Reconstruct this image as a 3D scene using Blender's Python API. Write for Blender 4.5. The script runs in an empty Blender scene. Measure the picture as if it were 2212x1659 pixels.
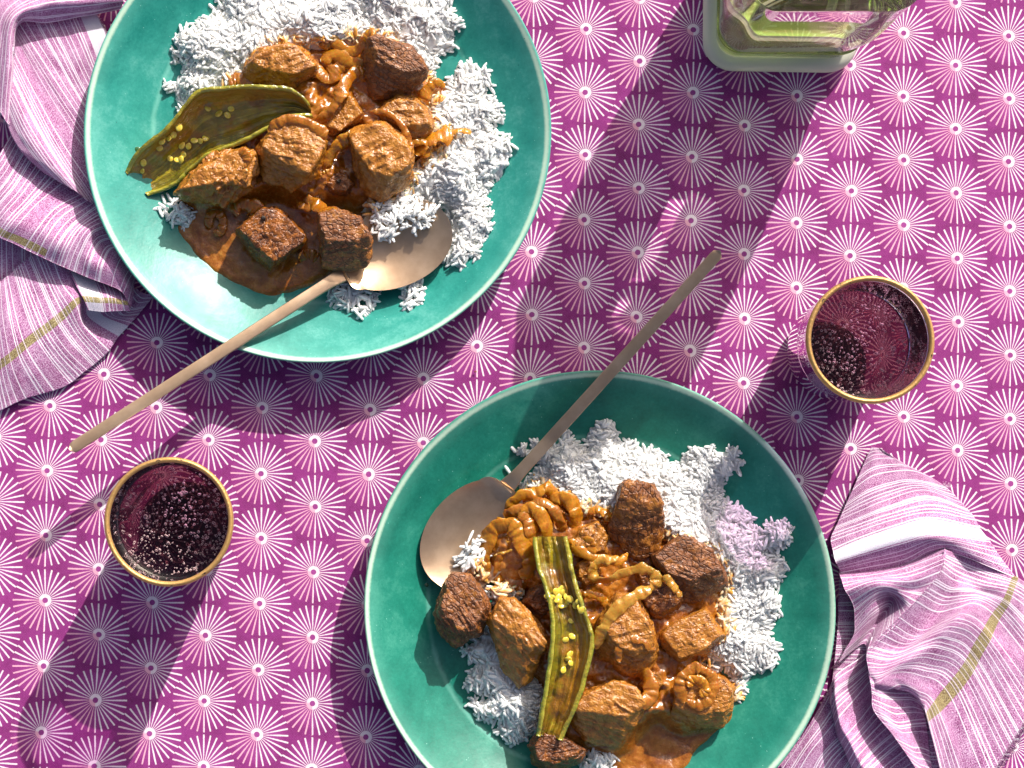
import bpy, bmesh, math, random
import numpy as np
from mathutils import Vector, Matrix

random.seed(7); RNG = np.random.default_rng(7)
SC = bpy.context.scene
COL = SC.collection
K = 0.001                      # everything below is thought of in millimetres

# ------------------------------------------------------------------ camera
H = 1.10; FPX = 4056.0; TILT = math.radians(3.2)
cam_d = bpy.data.cameras.new("camera"); cam = bpy.data.objects.new("camera", cam_d); COL.objects.link(cam)
cam_d.sensor_width = 36.0; cam_d.lens = 36.0 * FPX / 2212.0
cam_d.shift_x = 246.0 / 2212.0
cam_d.clip_start = 0.05; cam_d.clip_end = 50.0
cam.location = (0, 0, H); cam.rotation_euler = (TILT, 0, 0)
SC.camera = cam

def P(x, y, z=0.0):
    """photograph point (2212 x 1659 view) + height in mm -> world point in metres"""
    dx = (x - 860.0) / FPX; dy = -(y - 829.5) / FPX
    c, s = math.cos(TILT), math.sin(TILT)
    Y = dy * c + s; Z = dy * s - c
    t = (z * K - H) / Z
    return Vector((dx * t, Y * t, z * K))

# ------------------------------------------------------------------ light
SUN_EL = math.radians(32.0); SUN_AZ = (0.45, 0.89)     # direction towards the sun, seen from above
w = bpy.data.worlds.new("World"); SC.world = w; w.use_nodes = True
wn = w.node_tree.nodes; wl = w.node_tree.links; wn.clear()
sky = wn.new("ShaderNodeTexSky"); sky.sky_type = 'NISHITA'; sky.sun_disc = False
sky.air_density = 0.7; sky.dust_density = 5.0; sky.ozone_density = 0.3; sky.sun_elevation = SUN_EL; sky.sun_rotation = math.atan2(SUN_AZ[0], SUN_AZ[1])
bg = wn.new("ShaderNodeBackground"); bg.inputs[1].default_value = 0.13
wo = wn.new("ShaderNodeOutputWorld")
wl.new(sky.outputs[0], bg.inputs[0]); wl.new(bg.outputs[0], wo.inputs[0])
sun_d = bpy.data.lights.new("sun", 'SUN'); sun_d.energy = 5.0; sun_d.angle = math.radians(0.5)
sun_d.color = (1.0, 0.955, 0.89)
sun = bpy.data.objects.new("sun", sun_d); COL.objects.link(sun)
_n = math.hypot(*SUN_AZ)
sdir = Vector((SUN_AZ[0] / _n * math.cos(SUN_EL), SUN_AZ[1] / _n * math.cos(SUN_EL), math.sin(SUN_EL)))
sun.rotation_euler = sdir.to_track_quat('Z', 'Y').to_euler(); sun.location = sdir * 3

SC.view_settings.view_transform = 'Standard'; SC.view_settings.look = 'None'
SC.view_settings.exposure = 0.42; SC.view_settings.gamma = 1.0
SC.render.engine = 'CYCLES'
SC.cycles.max_bounces = 12; SC.cycles.transparent_max_bounces = 24
SC.cycles.transmission_bounces = 10; SC.cycles.glossy_bounces = 6; SC.cycles.diffuse_bounces = 4
SC.cycles.use_denoising = True
SC.cycles.sample_clamp_indirect = 6.0
SC.cycles.caustics_reflective = False

# ------------------------------------------------------------------ noise in numpy
def _hash(ix, iy, iz, seed):
    h = (ix * 374761393 + iy * 668265263 + iz * 2147483647 + seed * 1274126177) & 0xFFFFFFFF
    h = ((h ^ (h >> 13)) * 1274126177) & 0xFFFFFFFF
    h = ((h ^ (h >> 16)) * 2246822519) & 0xFFFFFFFF
    return ((h ^ (h >> 15)) & 0xFFFFFF) / float(0xFFFFFF)
def vnoise(p, seed=0):
    p = np.asarray(p, float)
    i = np.floor(p).astype(np.int64); f = p - i; f = f * f * f * (f * (f * 6 - 15) + 10)
    r = 0
    for dx in (0, 1):
        wx = f[:, 0] if dx else 1 - f[:, 0]
        for dy in (0, 1):
            wy = f[:, 1] if dy else 1 - f[:, 1]
            for dz in (0, 1):
                wz = f[:, 2] if dz else 1 - f[:, 2]
                r = r + wx * wy * wz * _hash(i[:, 0] + dx, i[:, 1] + dy, i[:, 2] + dz, seed)
    return r * 2 - 1
def fbm(p, seed=0, oct=4, gain=0.5):
    a, r = 1.0, 0
    p = np.asarray(p, float)
    for k in range(oct):
        r = r + a * vnoise(p * (2.03 ** k) + k * 17.3, seed + k); a *= gain
    return r

# ------------------------------------------------------------------ node helpers
class N:
    """tiny wrapper: arithmetic on sockets makes Math nodes"""
    def __init__(s, nt, sock): s.nt = nt; s.s = sock
    @staticmethod
    def op(nt, o, *a):
        n = nt.nodes.new("ShaderNodeMath"); n.operation = o
        for k, v in enumerate(a):
            if isinstance(v, N): nt.links.new(v.s, n.inputs[k])
            else: n.inputs[k].default_value = v
        return N(nt, n.outputs[0])
    def __add__(s, b): return N.op(s.nt, 'ADD', s, b)
    __radd__ = __add__
    def __sub__(s, b): return N.op(s.nt, 'SUBTRACT', s, b)
    def __rsub__(s, b): return N.op(s.nt, 'SUBTRACT', b, s)
    def __mul__(s, b): return N.op(s.nt, 'MULTIPLY', s, b)
    __rmul__ = __mul__
    def __truediv__(s, b): return N.op(s.nt, 'DIVIDE', s, b)
    def f(s, o, *a): return N.op(s.nt, o, s, *a)
    def step(s, lo, hi, a=0.0, b=1.0):
        n = s.nt.nodes.new("ShaderNodeMapRange"); n.interpolation_type = 'SMOOTHSTEP'
        s.nt.links.new(s.s, n.inputs[0])
        n.inputs[1].default_value = lo; n.inputs[2].default_value = hi
        n.inputs[3].default_value = a; n.inputs[4].default_value = b
        return N(s.nt, n.outputs[0])

class Mat:
    def __init__(s, name):
        s.m = bpy.data.materials.new(name); s.m.use_nodes = True; s.nt = s.m.node_tree
        s.nt.nodes.clear(); s.out = s.nt.nodes.new("ShaderNodeOutputMaterial")
    def node(s, t, **kw):
        n = s.nt.nodes.new("ShaderNode" + t)
        for k, v in kw.items(): setattr(n, k, v)
        return n
    def set(s, inp, v):
        if isinstance(v, N): s.nt.links.new(v.s, inp)
        elif hasattr(v, "is_linked") or isinstance(v, bpy.types.NodeSocket): s.nt.links.new(v, inp)
        else:
            if isinstance(v, (tuple, list)) and len(v) == 3 and len(inp.default_value) == 4: v = (*v, 1)
            inp.default_value = v
    def coord(s, kind="Object", scale=(1000, 1000, 1000), rot=(0, 0, 0)):
        t = s.node("TexCoord"); m = s.node("Mapping")
        m.inputs['Scale'].default_value = scale; m.inputs['Rotation'].default_value = rot
        s.nt.links.new(t.outputs[kind], m.inputs[0]); return m.outputs[0]
    def noise(s, vec, scale, detail=3, rough=.5, dist=0, out='Fac'):
        n = s.node("TexNoise"); s.nt.links.new(vec, n.inputs['Vector'])
        n.inputs['Scale'].default_value = scale; n.inputs['Detail'].default_value = detail
        n.inputs['Roughness'].default_value = rough; n.inputs['Distortion'].default_value = dist
        return N(s.nt, n.outputs[out])
    def voro(s, vec, scale, feature='F1', out='Distance', rnd=1.0):
        n = s.node("TexVoronoi", feature=feature); s.nt.links.new(vec, n.inputs['Vector'])
        n.inputs['Scale'].default_value = scale; n.inputs['Randomness'].default_value = rnd
        return N(s.nt, n.outputs[out])
    def mix(s, f, a, b, mode='MIX'):
        n = s.node("Mix", data_type='RGBA', blend_type=mode)
        s.set(n.inputs[0], f); s.set(n.inputs[6], a); s.set(n.inputs[7], b); return n.outputs[2]
    def ramp(s, f, stops):
        n = s.node("ValToRGB"); s.set(n.inputs[0], f); e = n.color_ramp.elements
        while len(e) < len(stops): e.new(0.5)
        for q, (p, c) in zip(e, stops): q.position = p; q.color = (*c, 1)
        return n.outputs[0]
    def bump(s, h, dist, strength=1.0, normal=None):
        n = s.node("Bump"); s.set(n.inputs['Height'], h); n.inputs['Distance'].default_value = dist
        n.inputs['Strength'].default_value = strength
        if normal is not None: s.nt.links.new(normal, n.inputs['Normal'])
        return n.outputs[0]
    def attr(s, name, out='Fac'):
        n = s.node("Attribute"); n.attribute_name = name; return N(s.nt, n.outputs[out])
    def bsdf(s, **kw):
        n = s.node("BsdfPrincipled")
        for k, v in kw.items(): s.set(n.inputs[k.replace('_', ' ')], v)
        s.nt.links.new(n.outputs[0], s.out.inputs[0]); s.p = n; return n

# ------------------------------------------------------------------ object helpers
def mesh_obj(name, verts, faces, mat, parent=None, smooth=True, uv=None, attrs=None):
    me = bpy.data.meshes.new(name)
    verts = np.asarray(verts, dtype=np.float32)
    if isinstance(faces, np.ndarray):
        nf, k = faces.shape
        me.vertices.add(len(verts)); me.vertices.foreach_set("co", verts.ravel())
        me.loops.add(nf * k); me.loops.foreach_set("vertex_index", faces.astype(np.int32).ravel())
        me.polygons.add(nf); me.polygons.foreach_set("loop_start", np.arange(0, nf * k, k, dtype=np.int32))
        me.update(calc_edges=True)
    else:
        me.from_pydata([tuple(v) for v in verts.tolist()], [], faces); me.update()
    if smooth: me.polygons.foreach_set("use_smooth", np.ones(len(me.polygons), dtype=bool))
    if uv is not None:
        l = me.uv_layers.new(name="UVMap"); idx = np.empty(len(me.loops), dtype=np.int32)
        me.loops.foreach_get("vertex_index", idx); l.data.foreach_set("uv", np.asarray(uv, dtype=np.float32)[idx].ravel())
    for an, av in (attrs or {}).items():
        a = me.attributes.new(an, 'FLOAT', 'POINT'); a.data.foreach_set("value", np.asarray(av, dtype=np.float32))
    if mat: me.materials.append(mat)
    o = bpy.data.objects.new(name, me); COL.objects.link(o)
    if parent is not None: o.parent = parent
    return o
def bm_obj(name, bm, mat, parent=None, smooth=True):
    me = bpy.data.meshes.new(name); bm.to_mesh(me); bm.free()
    if smooth: me.polygons.foreach_set("use_smooth", np.ones(len(me.polygons), dtype=bool))
    if mat: me.materials.append(mat)
    o = bpy.data.objects.new(name, me); COL.objects.link(o)
    if parent is not None: o.parent = parent
    return o
def tag(o, label=None, cat=None, group=None, kind=None):
    if label: o['label'] = label
    if cat: o['category'] = cat
    if group: o['group'] = group
    if kind: o['kind'] = kind
    return o
def empty(name, loc=(0, 0, 0), rz=0.0):
    o = bpy.data.objects.new(name, None); COL.objects.link(o); o.empty_display_size = 0.01
    o.location = loc; o.rotation_euler = (0, 0, rz); return o
def recentre(o):
    """move a top-level mesh's origin to its base"""
    me = o.data; co = np.empty(len(me.vertices) * 3, dtype=np.float32); me.vertices.foreach_get("co", co)
    co = co.reshape(-1, 3); c = (co.min(0) + co.max(0)) / 2; c[2] = co[:, 2].min()
    me.vertices.foreach_set("co", (co - c).ravel()); me.update(); o.location = [float(q) for q in c]; return o
def grid_faces(nu, nv, wrap_u=False, wrap_v=False):
    i = np.arange(nu if wrap_u else nu - 1); j = np.arange(nv if wrap_v else nv - 1)
    I, J = np.meshgrid(i, j, indexing='ij'); I2 = (I + 1) % nu; J2 = (J + 1) % nv
    return np.stack([I * nv + J, I2 * nv + J, I2 * nv + J2, I * nv + J2], -1).reshape(-1, 4)
def lathe(prof, seg=128):
    """prof: list of (r,z) mm -> verts (metres), faces"""
    a = np.linspace(0, 2 * np.pi, seg, endpoint=False); pr = np.asarray(prof, float)
    v = np.stack([np.outer(np.cos(a), pr[:, 0]), np.outer(np.sin(a), pr[:, 0]), np.outer(np.ones(seg), pr[:, 1])], -1) * K
    return v.reshape(-1, 3), grid_faces(seg, len(pr), wrap_u=True)
def crspline(pts, n, closed=False):
    p = np.asarray(pts, float); m = len(p)
    if closed: q = np.vstack([p[-1], p, p[0], p[1]]); segs = m
    else: q = np.vstack([2 * p[0] - p[1], p, 2 * p[-1] - p[-2]]); segs = m - 1
    t = np.linspace(0, segs, n, endpoint=not closed); k = np.minimum(t.astype(int), segs - 1); f = (t - k)[:, None]
    a, b, c, d = q[k], q[k + 1], q[k + 2], q[k + 3]
    return .5 * (2 * b + (c - a) * f + (2 * a - 5 * b + 4 * c - d) * f ** 2 + (3 * b - a - 3 * c + d) * f ** 3)
def sdist(px, py, poly):
    """signed distance, positive inside"""
    q = np.asarray(poly, float); n = len(q); best = np.full(px.shape, 1e9); ins = np.zeros(px.shape, bool)
    for i in range(n):
        x1, y1 = q[i]; x2, y2 = q[(i + 1) % n]; ex, ey = x2 - x1, y2 - y1
        L = ex * ex + ey * ey + 1e-12
        t = np.clip(((px - x1) * ex + (py - y1) * ey) / L, 0, 1)
        best = np.minimum(best, (px - x1 - t * ex) ** 2 + (py - y1 - t * ey) ** 2)
        c = ((y1 > py) != (y2 > py)) & (px < ex * (py - y1) / (ey + 1e-12) + x1); ins ^= c
    d = np.sqrt(best); return np.where(ins, d, -d)
A = lambda pts: [(147.5 + .5 * x, .5 * y) for x, y in pts]                     # left plate tracing
B = lambda pts: [(737.3 + .5333 * x, 774.2 + .5333 * y) for x, y in pts]       # right plate tracing
def poly_w(pts, z, n=None, closed=True):
    w_ = np.array([(v.x, v.y) for v in (P(x, y, z) for x, y in pts)]) * 1000
    return crspline(w_, n, closed) if n else w_
# ================================================================== tablecloth
def cloth_material():
    m = Mat("printed_magenta_cotton"); nt = m.nt
    o0 = P(1262, 752); row = (P(1267, 61) - o0) / 5.0; colv = (P(2176, 776) - P(329, 750)) / 16.0
    co = m.node("TexCoord"); sep = m.node("SeparateXYZ"); nt.links.new(co.outputs['Object'], sep.inputs[0])
    wob = m.coord(scale=(1, 1, 1))
    nx = m.noise(wob, 14, 2) - .5; ny = m.noise(m.coord(scale=(1, 1, 1), rot=(1, 0, 0)), 14, 2) - .5
    X0 = N(nt, sep.outputs[0]); Y0 = N(nt, sep.outputs[1])
    fx = m.noise(m.coord(), 1.3, 2) - .5; fy = m.noise(m.coord(rot=(0, 1, 0)), 1.3, 2) - .5
    X = X0 + nx * .004 + fx * .00035 - o0.x; Y = Y0 + ny * .004 + fy * .00035 - o0.y
    det = colv.x * row.y - colv.y * row.x
    u = (X * row.y - Y * row.x) / det          # column index
    v = (Y * colv.x - X * colv.y) / det        # row index
    sx, sy = colv.length * 1000, row.length * 1000     # mm
    def cell(par):
        uc = ((u - par) * .5).f('ROUND') * 2 + par
        vc = (v - .5 * par).f('ROUND') + .5 * par
        du = (u - uc) * sx; dv = (v - vc) * sy
        return du, dv, (du * du + dv * dv).f('SQRT'), uc, vc
    a = cell(0.0); b = cell(1.0)
    use = a[2].f('LESS_THAN', b[2])
    pick = lambda i: b[i] + (a[i] - b[i]) * use
    dx, dy, r = pick(0), pick(1), pick(2); cid = pick(3) * 7.13 + pick(4) * 3.71
    NR = 28.0; st = 2 * math.pi / NR
    th = N.op(nt, 'ARCTAN2', dx, dy)             # 0 = up
    k = (th / st).f('ROUND'); da = (th - k * st)
    off = (da.f('SINE') * r).f('ABSOLUTE')
    wn_ = m.node("TexWhiteNoise", noise_dimensions='1D'); m.set(wn_.inputs['W'], k * 1.37 + cid)
    rnd = N(nt, wn_.outputs['Value'])
    half = (r * .036 + .03).f('MINIMUM', .47)
    ray = (half - off).step(-.07, .09)
    # rays stop before the neighbour except the six slanting pairs that run on into it
    sec = ((th.f('ABSOLUTE') - math.pi / 2).f('ABSOLUTE') - math.pi / 6).f('ABSOLUTE')
    lng = sec.f('LESS_THAN', .19)
    rmax = 18.1 + rnd * .6 + lng * 6
    ray = ray * (rmax - r).step(-.1, .35)
    ring = (r - 1.62).step(-.08, .08) * (3.55 - r).step(-.08, .08)
    ray = ray * (r - 3.3).step(0, .2)
    ink = ray.f('MAXIMUM', ring)
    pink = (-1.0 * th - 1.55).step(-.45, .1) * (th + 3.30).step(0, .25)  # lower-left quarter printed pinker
    g = m.coord()
    big = m.noise(m.coord(scale=(1, 1, 1)), 42, 3, .6); mid = m.noise(g, .11, 3, .6); fine = m.noise(g, 2.4, 2, .6)
    light = (r - 19.5).step(-13, 3, 1, 0) * .30 + mid * .55 + big * .35 - .02
    ground = m.ramp(light, [(.28, (.135, .006, .09)), (.52, (.245, .020, .18)), (.85, (.36, .065, .30))])
    # cotton weave
    wx = ((X0 * 1000 + fx * .4) * (2 * math.pi / .95)).f('SINE'); wy = ((Y0 * 1000 + fy * .4) * (2 * math.pi / .95)).f('SINE')
    weave = wx * wy
    ground = m.mix((fine * 1.1 - .2 + weave * .16).f('MAXIMUM', 0.0), m.mix(.5, ground, (.15, .005, .09)), ground)
    ground = m.mix((weave * .5 + fine * .9 - .5).f('MAXIMUM', 0.0), ground, (.56, .17, .46))
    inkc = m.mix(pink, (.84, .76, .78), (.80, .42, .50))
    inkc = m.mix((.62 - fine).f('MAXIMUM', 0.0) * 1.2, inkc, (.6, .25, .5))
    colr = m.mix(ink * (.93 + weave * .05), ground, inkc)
    crease = m.noise(m.coord(scale=(60, 14, 1), rot=(0, 0, .5)), 1, 3)
    bh = weave * .35 + fine * .9 + ink * .2
    nrm = m.bump(bh, .00022, .8)
    m.bsdf(Base_Color=colr, Roughness=.92, Normal=nrm, Sheen_Weight=.15, Specular_IOR_Level=.2)
    return m.m

def build_cloth():
    nx, ny = 420, 320
    x = np.linspace(-.62, .78, nx); y = np.linspace(-.52, .62, ny)
    X, Y = np.meshgrid(x, y, indexing='ij'); p = np.stack([X.ravel(), Y.ravel(), 0 * X.ravel()], -1)
    z = fbm(p * 8, 3, 3) * .0017 + fbm(np.stack([p[:, 0] * 22 + p[:, 1] * 6, p[:, 1] * 7, p[:, 2]], -1), 11, 2) * .0005
    z = z - z.max() + .0005
    p[:, 2] = z
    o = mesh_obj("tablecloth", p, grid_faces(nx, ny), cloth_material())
    tag(o, "magenta cotton tablecloth printed all over with white starbursts, lying under everything", "tablecloth")
    m = Mat("table_wood"); c = m.coord(scale=(30, 4, 30))
    m.bsdf(Base_Color=m.ramp(m.noise(c, 3, 5, .6, 1), [(.3, (.10, .05, .025)), (.7, (.24, .13, .07))]), Roughness=.55)
    bm = bmesh.new(); bmesh.ops.create_cube(bm, size=1)
    for v in bm.verts: v.co = Vector((v.co.x * 1.46 + .08, v.co.y * 1.20 + .05, v.co.z * .04 - .031))
    bmesh.ops.bevel(bm, geom=bm.edges[:], offset=.004, segments=2, affect='EDGES')
    tag(bm_obj("table_top", bm, m.m, smooth=False), kind="structure")

# ================================================================== plates
def plate_material(seed):
    m = Mat("teal_glaze"); g = m.coord(); nt = m.nt
    sep = m.node("SeparateXYZ"); nt.links.new(m.coord(), sep.inputs[0])
    X, Y = N(nt, sep.outputs[0]), N(nt, sep.outputs[1]); r = (X * X + Y * Y).f('SQRT')
    n1 = m.noise(g, .022, 4, .65, .6); n2 = m.noise(g, .55, 3, .7); n3 = m.noise(g, .09, 3, .6)
    t = n1 * .9 + (n2 - .5) * .34 + (n3 - .5) * .35
    c = m.ramp(t, [(.25, (.004, .165, .135)), (.5, (.022, .245, .200)), (.72, (.090, .350, .300))]) if seed == 1 else m.ramp(t, [(.25, (.002, .115, .080)), (.5, (.010, .180, .125)), (.72, (.045, .265, .190))])
    wob = (n3 - .5) * 3.0
    ringr = (r + wob - 97.5).f('ABSOLUTE').step(0, 2.2, .42, 0) * n1.step(.3, .7, .3, 1.0)
    c = m.mix(ringr, c, (.23, .55, .46))
    lip = (r + (n2 - .5) * .8 - PLATE_R + 1.9).f('ABSOLUTE').step(.2, 2.0, .9, 0)
    c = m.mix(lip, c, (.55, .68, .52))
    inner = (r - PLATE_R + 12).step(0, 12, 0, .20)
    c = m.mix(inner, c, (.20, .52, .42))
    spk = m.voro(g, .33, 'F1').step(.05, .10, .75, 0) * m.noise(g, .05).step(.5, .6)
    c = m.mix(spk, c, (.30, .60, .52))
    dk = m.voro(g, .12, 'F1').step(.025, .04, .8, 0)
    c = m.mix(dk, c, (.01, .05, .045))
    b = m.bump(n2 * .4 + n3, .00035, .5)
    sm = m.noise(g, .03, 3, .6)
    m.bsdf(Base_Color=c, Roughness=sm.step(.35, .7, .36, .50), Normal=b, Coat_Weight=.10, Coat_Roughness=.3, Specular_IOR_Level=.36)
    return m.m
PLATE_R = 134.4
WELL_Z = 5.0
def plate_top(r):
    """height (mm) of the plate's upper surface at radius r (mm)"""
    r = np.asarray(r, float); t = np.clip((r - 94) / (PLATE_R - 96), 0, 1)
    return WELL_Z - .5 + .5 * np.minimum(r / 90, 1) + 20.5 * (t ** 1.25)
def plate(pcx, pcy, seed, label):
    c = P(pcx, pcy, 24.0); rad = np.r_[0.01, np.linspace(6, 90, 12), np.linspace(93, PLATE_R - 1.6, 22)]
    prof = [(r, float(plate_top(r)) - (.35 * math.exp(-((r - 96.5) / 1.2) ** 2))) for r in rad]
    zt = prof[-1][1]
    prof += [(PLATE_R - .7, zt + .5), (PLATE_R, zt + .3), (PLATE_R + .3, zt - .6), (PLATE_R + .1, zt - 1.7), (PLATE_R - 1, zt - 3)]
    for r in np.linspace(128, 96, 8): prof.append((r, float(plate_top(r)) - 4.2))
    prof += [(80, 1.2), (76, -.2), (72, -.2), (69, 1.3), (0.01, 1.4)]
    v, f = lathe(prof, 192)
    a = np.arctan2(v[:, 1], v[:, 0]); rr = np.hypot(v[:, 0], v[:, 1])
    k = 1 + .0035 * np.sin(a * 2 + seed) * (rr / .133)     # thrown by hand: not quite round
    v[:, 0] *= k; v[:, 1] *= k
    o = mesh_obj("plate", v, f[:, ::-1], plate_material(seed)); o.location = (c.x, c.y, 0.0005)
    tag(o, label, "plate"); return (c.x * 1000, c.y * 1000)

# ================================================================== height field food
def field(poly, fn, step=.9, margin=2.5, warp=0.0, seed=0):
    q = np.asarray(poly); x0, y0 = q.min(0) - margin; x1, y1 = q.max(0) + margin
    nx = int((x1 - x0) / step) + 1; ny = int((y1 - y0) / step) + 1
    x = np.linspace(x0, x1, nx); y = np.linspace(y0, y1, ny)
    X, Y = np.meshgrid(x, y, indexing='ij'); X = X.ravel(); Y = Y.ravel()
    p3 = np.stack([X * .12, Y * .12, 0 * X], -1)
    d = sdist(X, Y, q) + warp * fbm(p3, seed, 3)
    Z = fn(X, Y, d)
    F = grid_faces(nx, ny); keep = (d[F] > -margin).all(1); F = F[keep]
    used = np.unique(F); remap = -np.ones(nx * ny, dtype=np.int64); remap[used] = np.arange(len(used))
    return np.stack([X, Y, Z], -1)[used], remap[F], d[used]

# ------------------------------------------------------------------ rice
def rice_material():
    m = Mat("steamed_rice"); g = m.coord()
    c = m.ramp(m.noise(g, .25, 3), [(.3, (.93, .91, .86)), (.7, (.96, .95, .91))])
    n = m.bump(m.noise(g, 1.3, 2), .0002, .4)
    b = m.bsdf(Base_Color=c, Roughness=.33, Normal=n, Subsurface_Weight=.8, Subsurface_Scale=.0030, Specular_IOR_Level=.4)
    b.inputs['Subsurface Radius'].default_value = (1, .95, .88)
    tl = m.node('BsdfTranslucent'); tl.inputs[0].default_value = (.93, .92, .90, 1); mx = m.node('MixShader'); mx.inputs[0].default_value = .10
    m.nt.links.new(b.outputs[0], mx.inputs[1]); m.nt.links.new(tl.outputs[0], mx.inputs[2]); m.nt.links.new(mx.outputs[0], m.out.inputs[0])
    return m.m
def stained_rice_material():
    m = Mat("sauce_stained_rice"); g = m.coord()
    c = m.ramp(m.noise(g, .2, 3), [(.38, (.66, .58, .42)), (.62, (.62, .30, .05))])
    m.bsdf(Base_Color=c, Roughness=.28, Subsurface_Weight=.3, Subsurface_Scale=.0012); return m.m
def grain_template(L, w_, bend, seed):
    rs = np.random.default_rng(seed); n = 6; seg = 6; v = []
    ts = np.array([-1, -.88, -.4, .3, .82, 1.0]); rad = np.array([.38, .72, 1.0, .98, .74, .36]) * rs.uniform(.92, 1.08, 6)
    for t, r in zip(ts, rad):
        for k in range(seg):
            a = 2 * np.pi * k / seg
            v.append((t * L / 2, r * w_ / 2 * math.cos(a) + bend * (1 - t * t), r * w_ / 2 * .72 * math.sin(a)))
    v = np.array(v); F = grid_faces(n, seg, wrap_v=True)
    caps = np.array([[0, 1, 2, 3], [0, 3, 4, 5], [30, 33, 32, 31], [30, 35, 34, 33]])
    return v, np.vstack([F[:, ::-1], caps[:, ::-1]])
GRAINS = [grain_template(L, w_, b, i) for i, (L, w_, b) in enumerate([(7.2, 2.35, .15), (8.0, 2.3, .4), (6.2, 2.5, 0), (7.4, 2.2, -.35), (5.2, 2.5, .1), (8.2, 2.3, .5), (6.6, 2.8, -.1)])]
def rotm(a, b, c):
    ca, sa, cb, sb, cc, sc = np.cos(a), np.sin(a), np.cos(b), np.sin(b), np.cos(c), np.sin(c)
    return np.stack([np.stack([ca * cb, ca * sb * sc - sa * cc, ca * sb * cc + sa * sc], -1),
                     np.stack([sa * cb, sa * sb * sc + ca * cc, sa * sb * cc - ca * sc], -1),
                     np.stack([-sb, cb * sc, cb * cc], -1)], -2)
GRAIN_ME = {}
def scatter_rice(parent, pos, tilt, mat, n_parts, rs, stain=None, smat=None):
    """pos Nx3 mm (world), the n_parts highest become parts, the rest one joined part"""
    n = len(pos); yaw = 3.5 * vnoise(pos * .07, 5) + rs.normal(0, .75, n); pit = rs.normal(0, tilt, n); rol = rs.uniform(0, 2 * np.pi, n)
    R = rotm(yaw, pit, rol); tid = rs.integers(0, len(GRAINS), n); sc = rs.uniform(.86, 1.12, n)
    order = np.argsort(-pos[:, 2] + rs.uniform(0, 3, n)); parts = set(order[:n_parts].tolist())
    org = np.array(parent.location)
    for s_ in (0, 1):
        V, F, off = [], [], 0
        for t, (gv, gf) in enumerate(GRAINS):
            idx = np.array([i for i in np.where(tid == t)[0] if i not in parts and ((stain is not None and stain[i]) == bool(s_))], dtype=int)
            if not len(idx): continue
            v = np.einsum('nij,vj->nvi', R[idx], gv) * sc[idx, None, None] + pos[idx, None, :]
            v += rs.normal(0, .05, v.shape)
            V.append(v.reshape(-1, 3) * K - org); F.append((gf[None] + (off + np.arange(len(idx)) * len(gv))[:, None, None]).reshape(-1, 4)); off += v.shape[0] * v.shape[1]
        if V:
            o = mesh_obj("rice_grains", np.vstack(V), np.vstack(F), smat if s_ else mat, parent); o['kind'] = 'stuff'
    for i in sorted(parts):
        t = int(tid[i]); st_ = bool(stain is not None and stain[i])
        if (t, st_) not in GRAIN_ME:
            gv, gf = GRAINS[t]; me = bpy.data.meshes.new("rice_grain"); me.from_pydata((gv * K).tolist(), [], gf.tolist())
            me.polygons.foreach_set("use_smooth", [True] * len(me.polygons)); me.materials.append(smat if st_ else mat); GRAIN_ME[(t, st_)] = me
        o = bpy.data.objects.new("rice_grain", GRAIN_ME[(t, st_)]); COL.objects.link(o); o.parent = parent
        o.location = (pos[i] * K - org).tolist(); o.scale = [float(sc[i])] * 3
        o.rotation_euler = Matrix(R[i].tolist()).to_euler()
def rice_heap(name, trace, pc, hmax, count, n_parts, label, seed, cover=None, zt=14, base=True, edge=9.0, stain_poly=None, zbase=None, group=None, warp=2.2):
    rs = np.random.default_rng(seed); poly = poly_w(trace, zt, len(trace) * 4)
    cen = poly.mean(0); e = empty(name, (cen[0] * K, cen[1] * K, WELL_Z * K)); tag(e, label, "rice", group)
    def surf(x, y): return plate_top(np.hypot(x - pc[0], y - pc[1])) if zbase is None else zbase + 0 * x
    def hf(x, y, d):
        p3 = np.stack([x * .055, y * .055, 0 * x], -1); q3 = np.stack([x * .16, y * .16, 0 * x], -1)
        cv = 1.0 if cover is None else 1 - .62 * np.clip(sdist(x, y, cover) / 9, 0, 1)
        return cv * hmax * (1 - np.exp(-np.maximum(d, 0) / edge)) * (1 + .30 * fbm(p3, seed + 5, 2)) + 1.2 * fbm(q3, seed + 9, 2) * np.clip(d / 4, 0, 1)
    mats = (RICE, STAINED)
    if base:
        v, f, d = field(poly, lambda x, y, d: surf(x, y) + np.where(d > 1.5, hf(x, y, d - 1.5) * .97 + .4, -2.0) + .9 * fbm(np.stack([x * .45, y * .45, 0 * x], -1), 2, 2), 1.1, 1.0)
        b = mesh_obj("rice_mound", v * K - np.array(e.location), f, RICE, e)
    lo, hi = poly.min(0) - 3, poly.max(0) + 3; pts = np.zeros((0, 3)); tries = 0
    while len(pts) < count and tries < 60:
        tries += 1; x = rs.uniform(lo[0], hi[0], 6000); y = rs.uniform(lo[1], hi[1], 6000)
        d = sdist(x, y, poly) + warp * vnoise(np.stack([x * .14, y * .14, 0 * x], -1), seed) ; ok = d > -.3
        if cover is not None: ok &= sdist(x, y, cover) < 5
        x, y, d = x[ok], y[ok], d[ok]; u = rs.uniform(0, 1, len(x))
        z = surf(x, y) + np.where(d < 3, 1.1 + hf(x, y, d) * u, .35 + .97 * hf(x, y, d - 1.5) + (u - .42) * 1.7)
        pts = np.vstack([pts, np.stack([x, y, z], -1)])
    pts = pts[:count]; stain = None
    if stain_poly is not None:
        stain = (sdist(pts[:, 0], pts[:, 1], stain_poly) > -2.2 + 2.2 * rs.normal(0, .6, len(pts)))
    scatter_rice(e, pts, .19, mats[0], n_parts, rs, stain, mats[1]); return e
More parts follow.
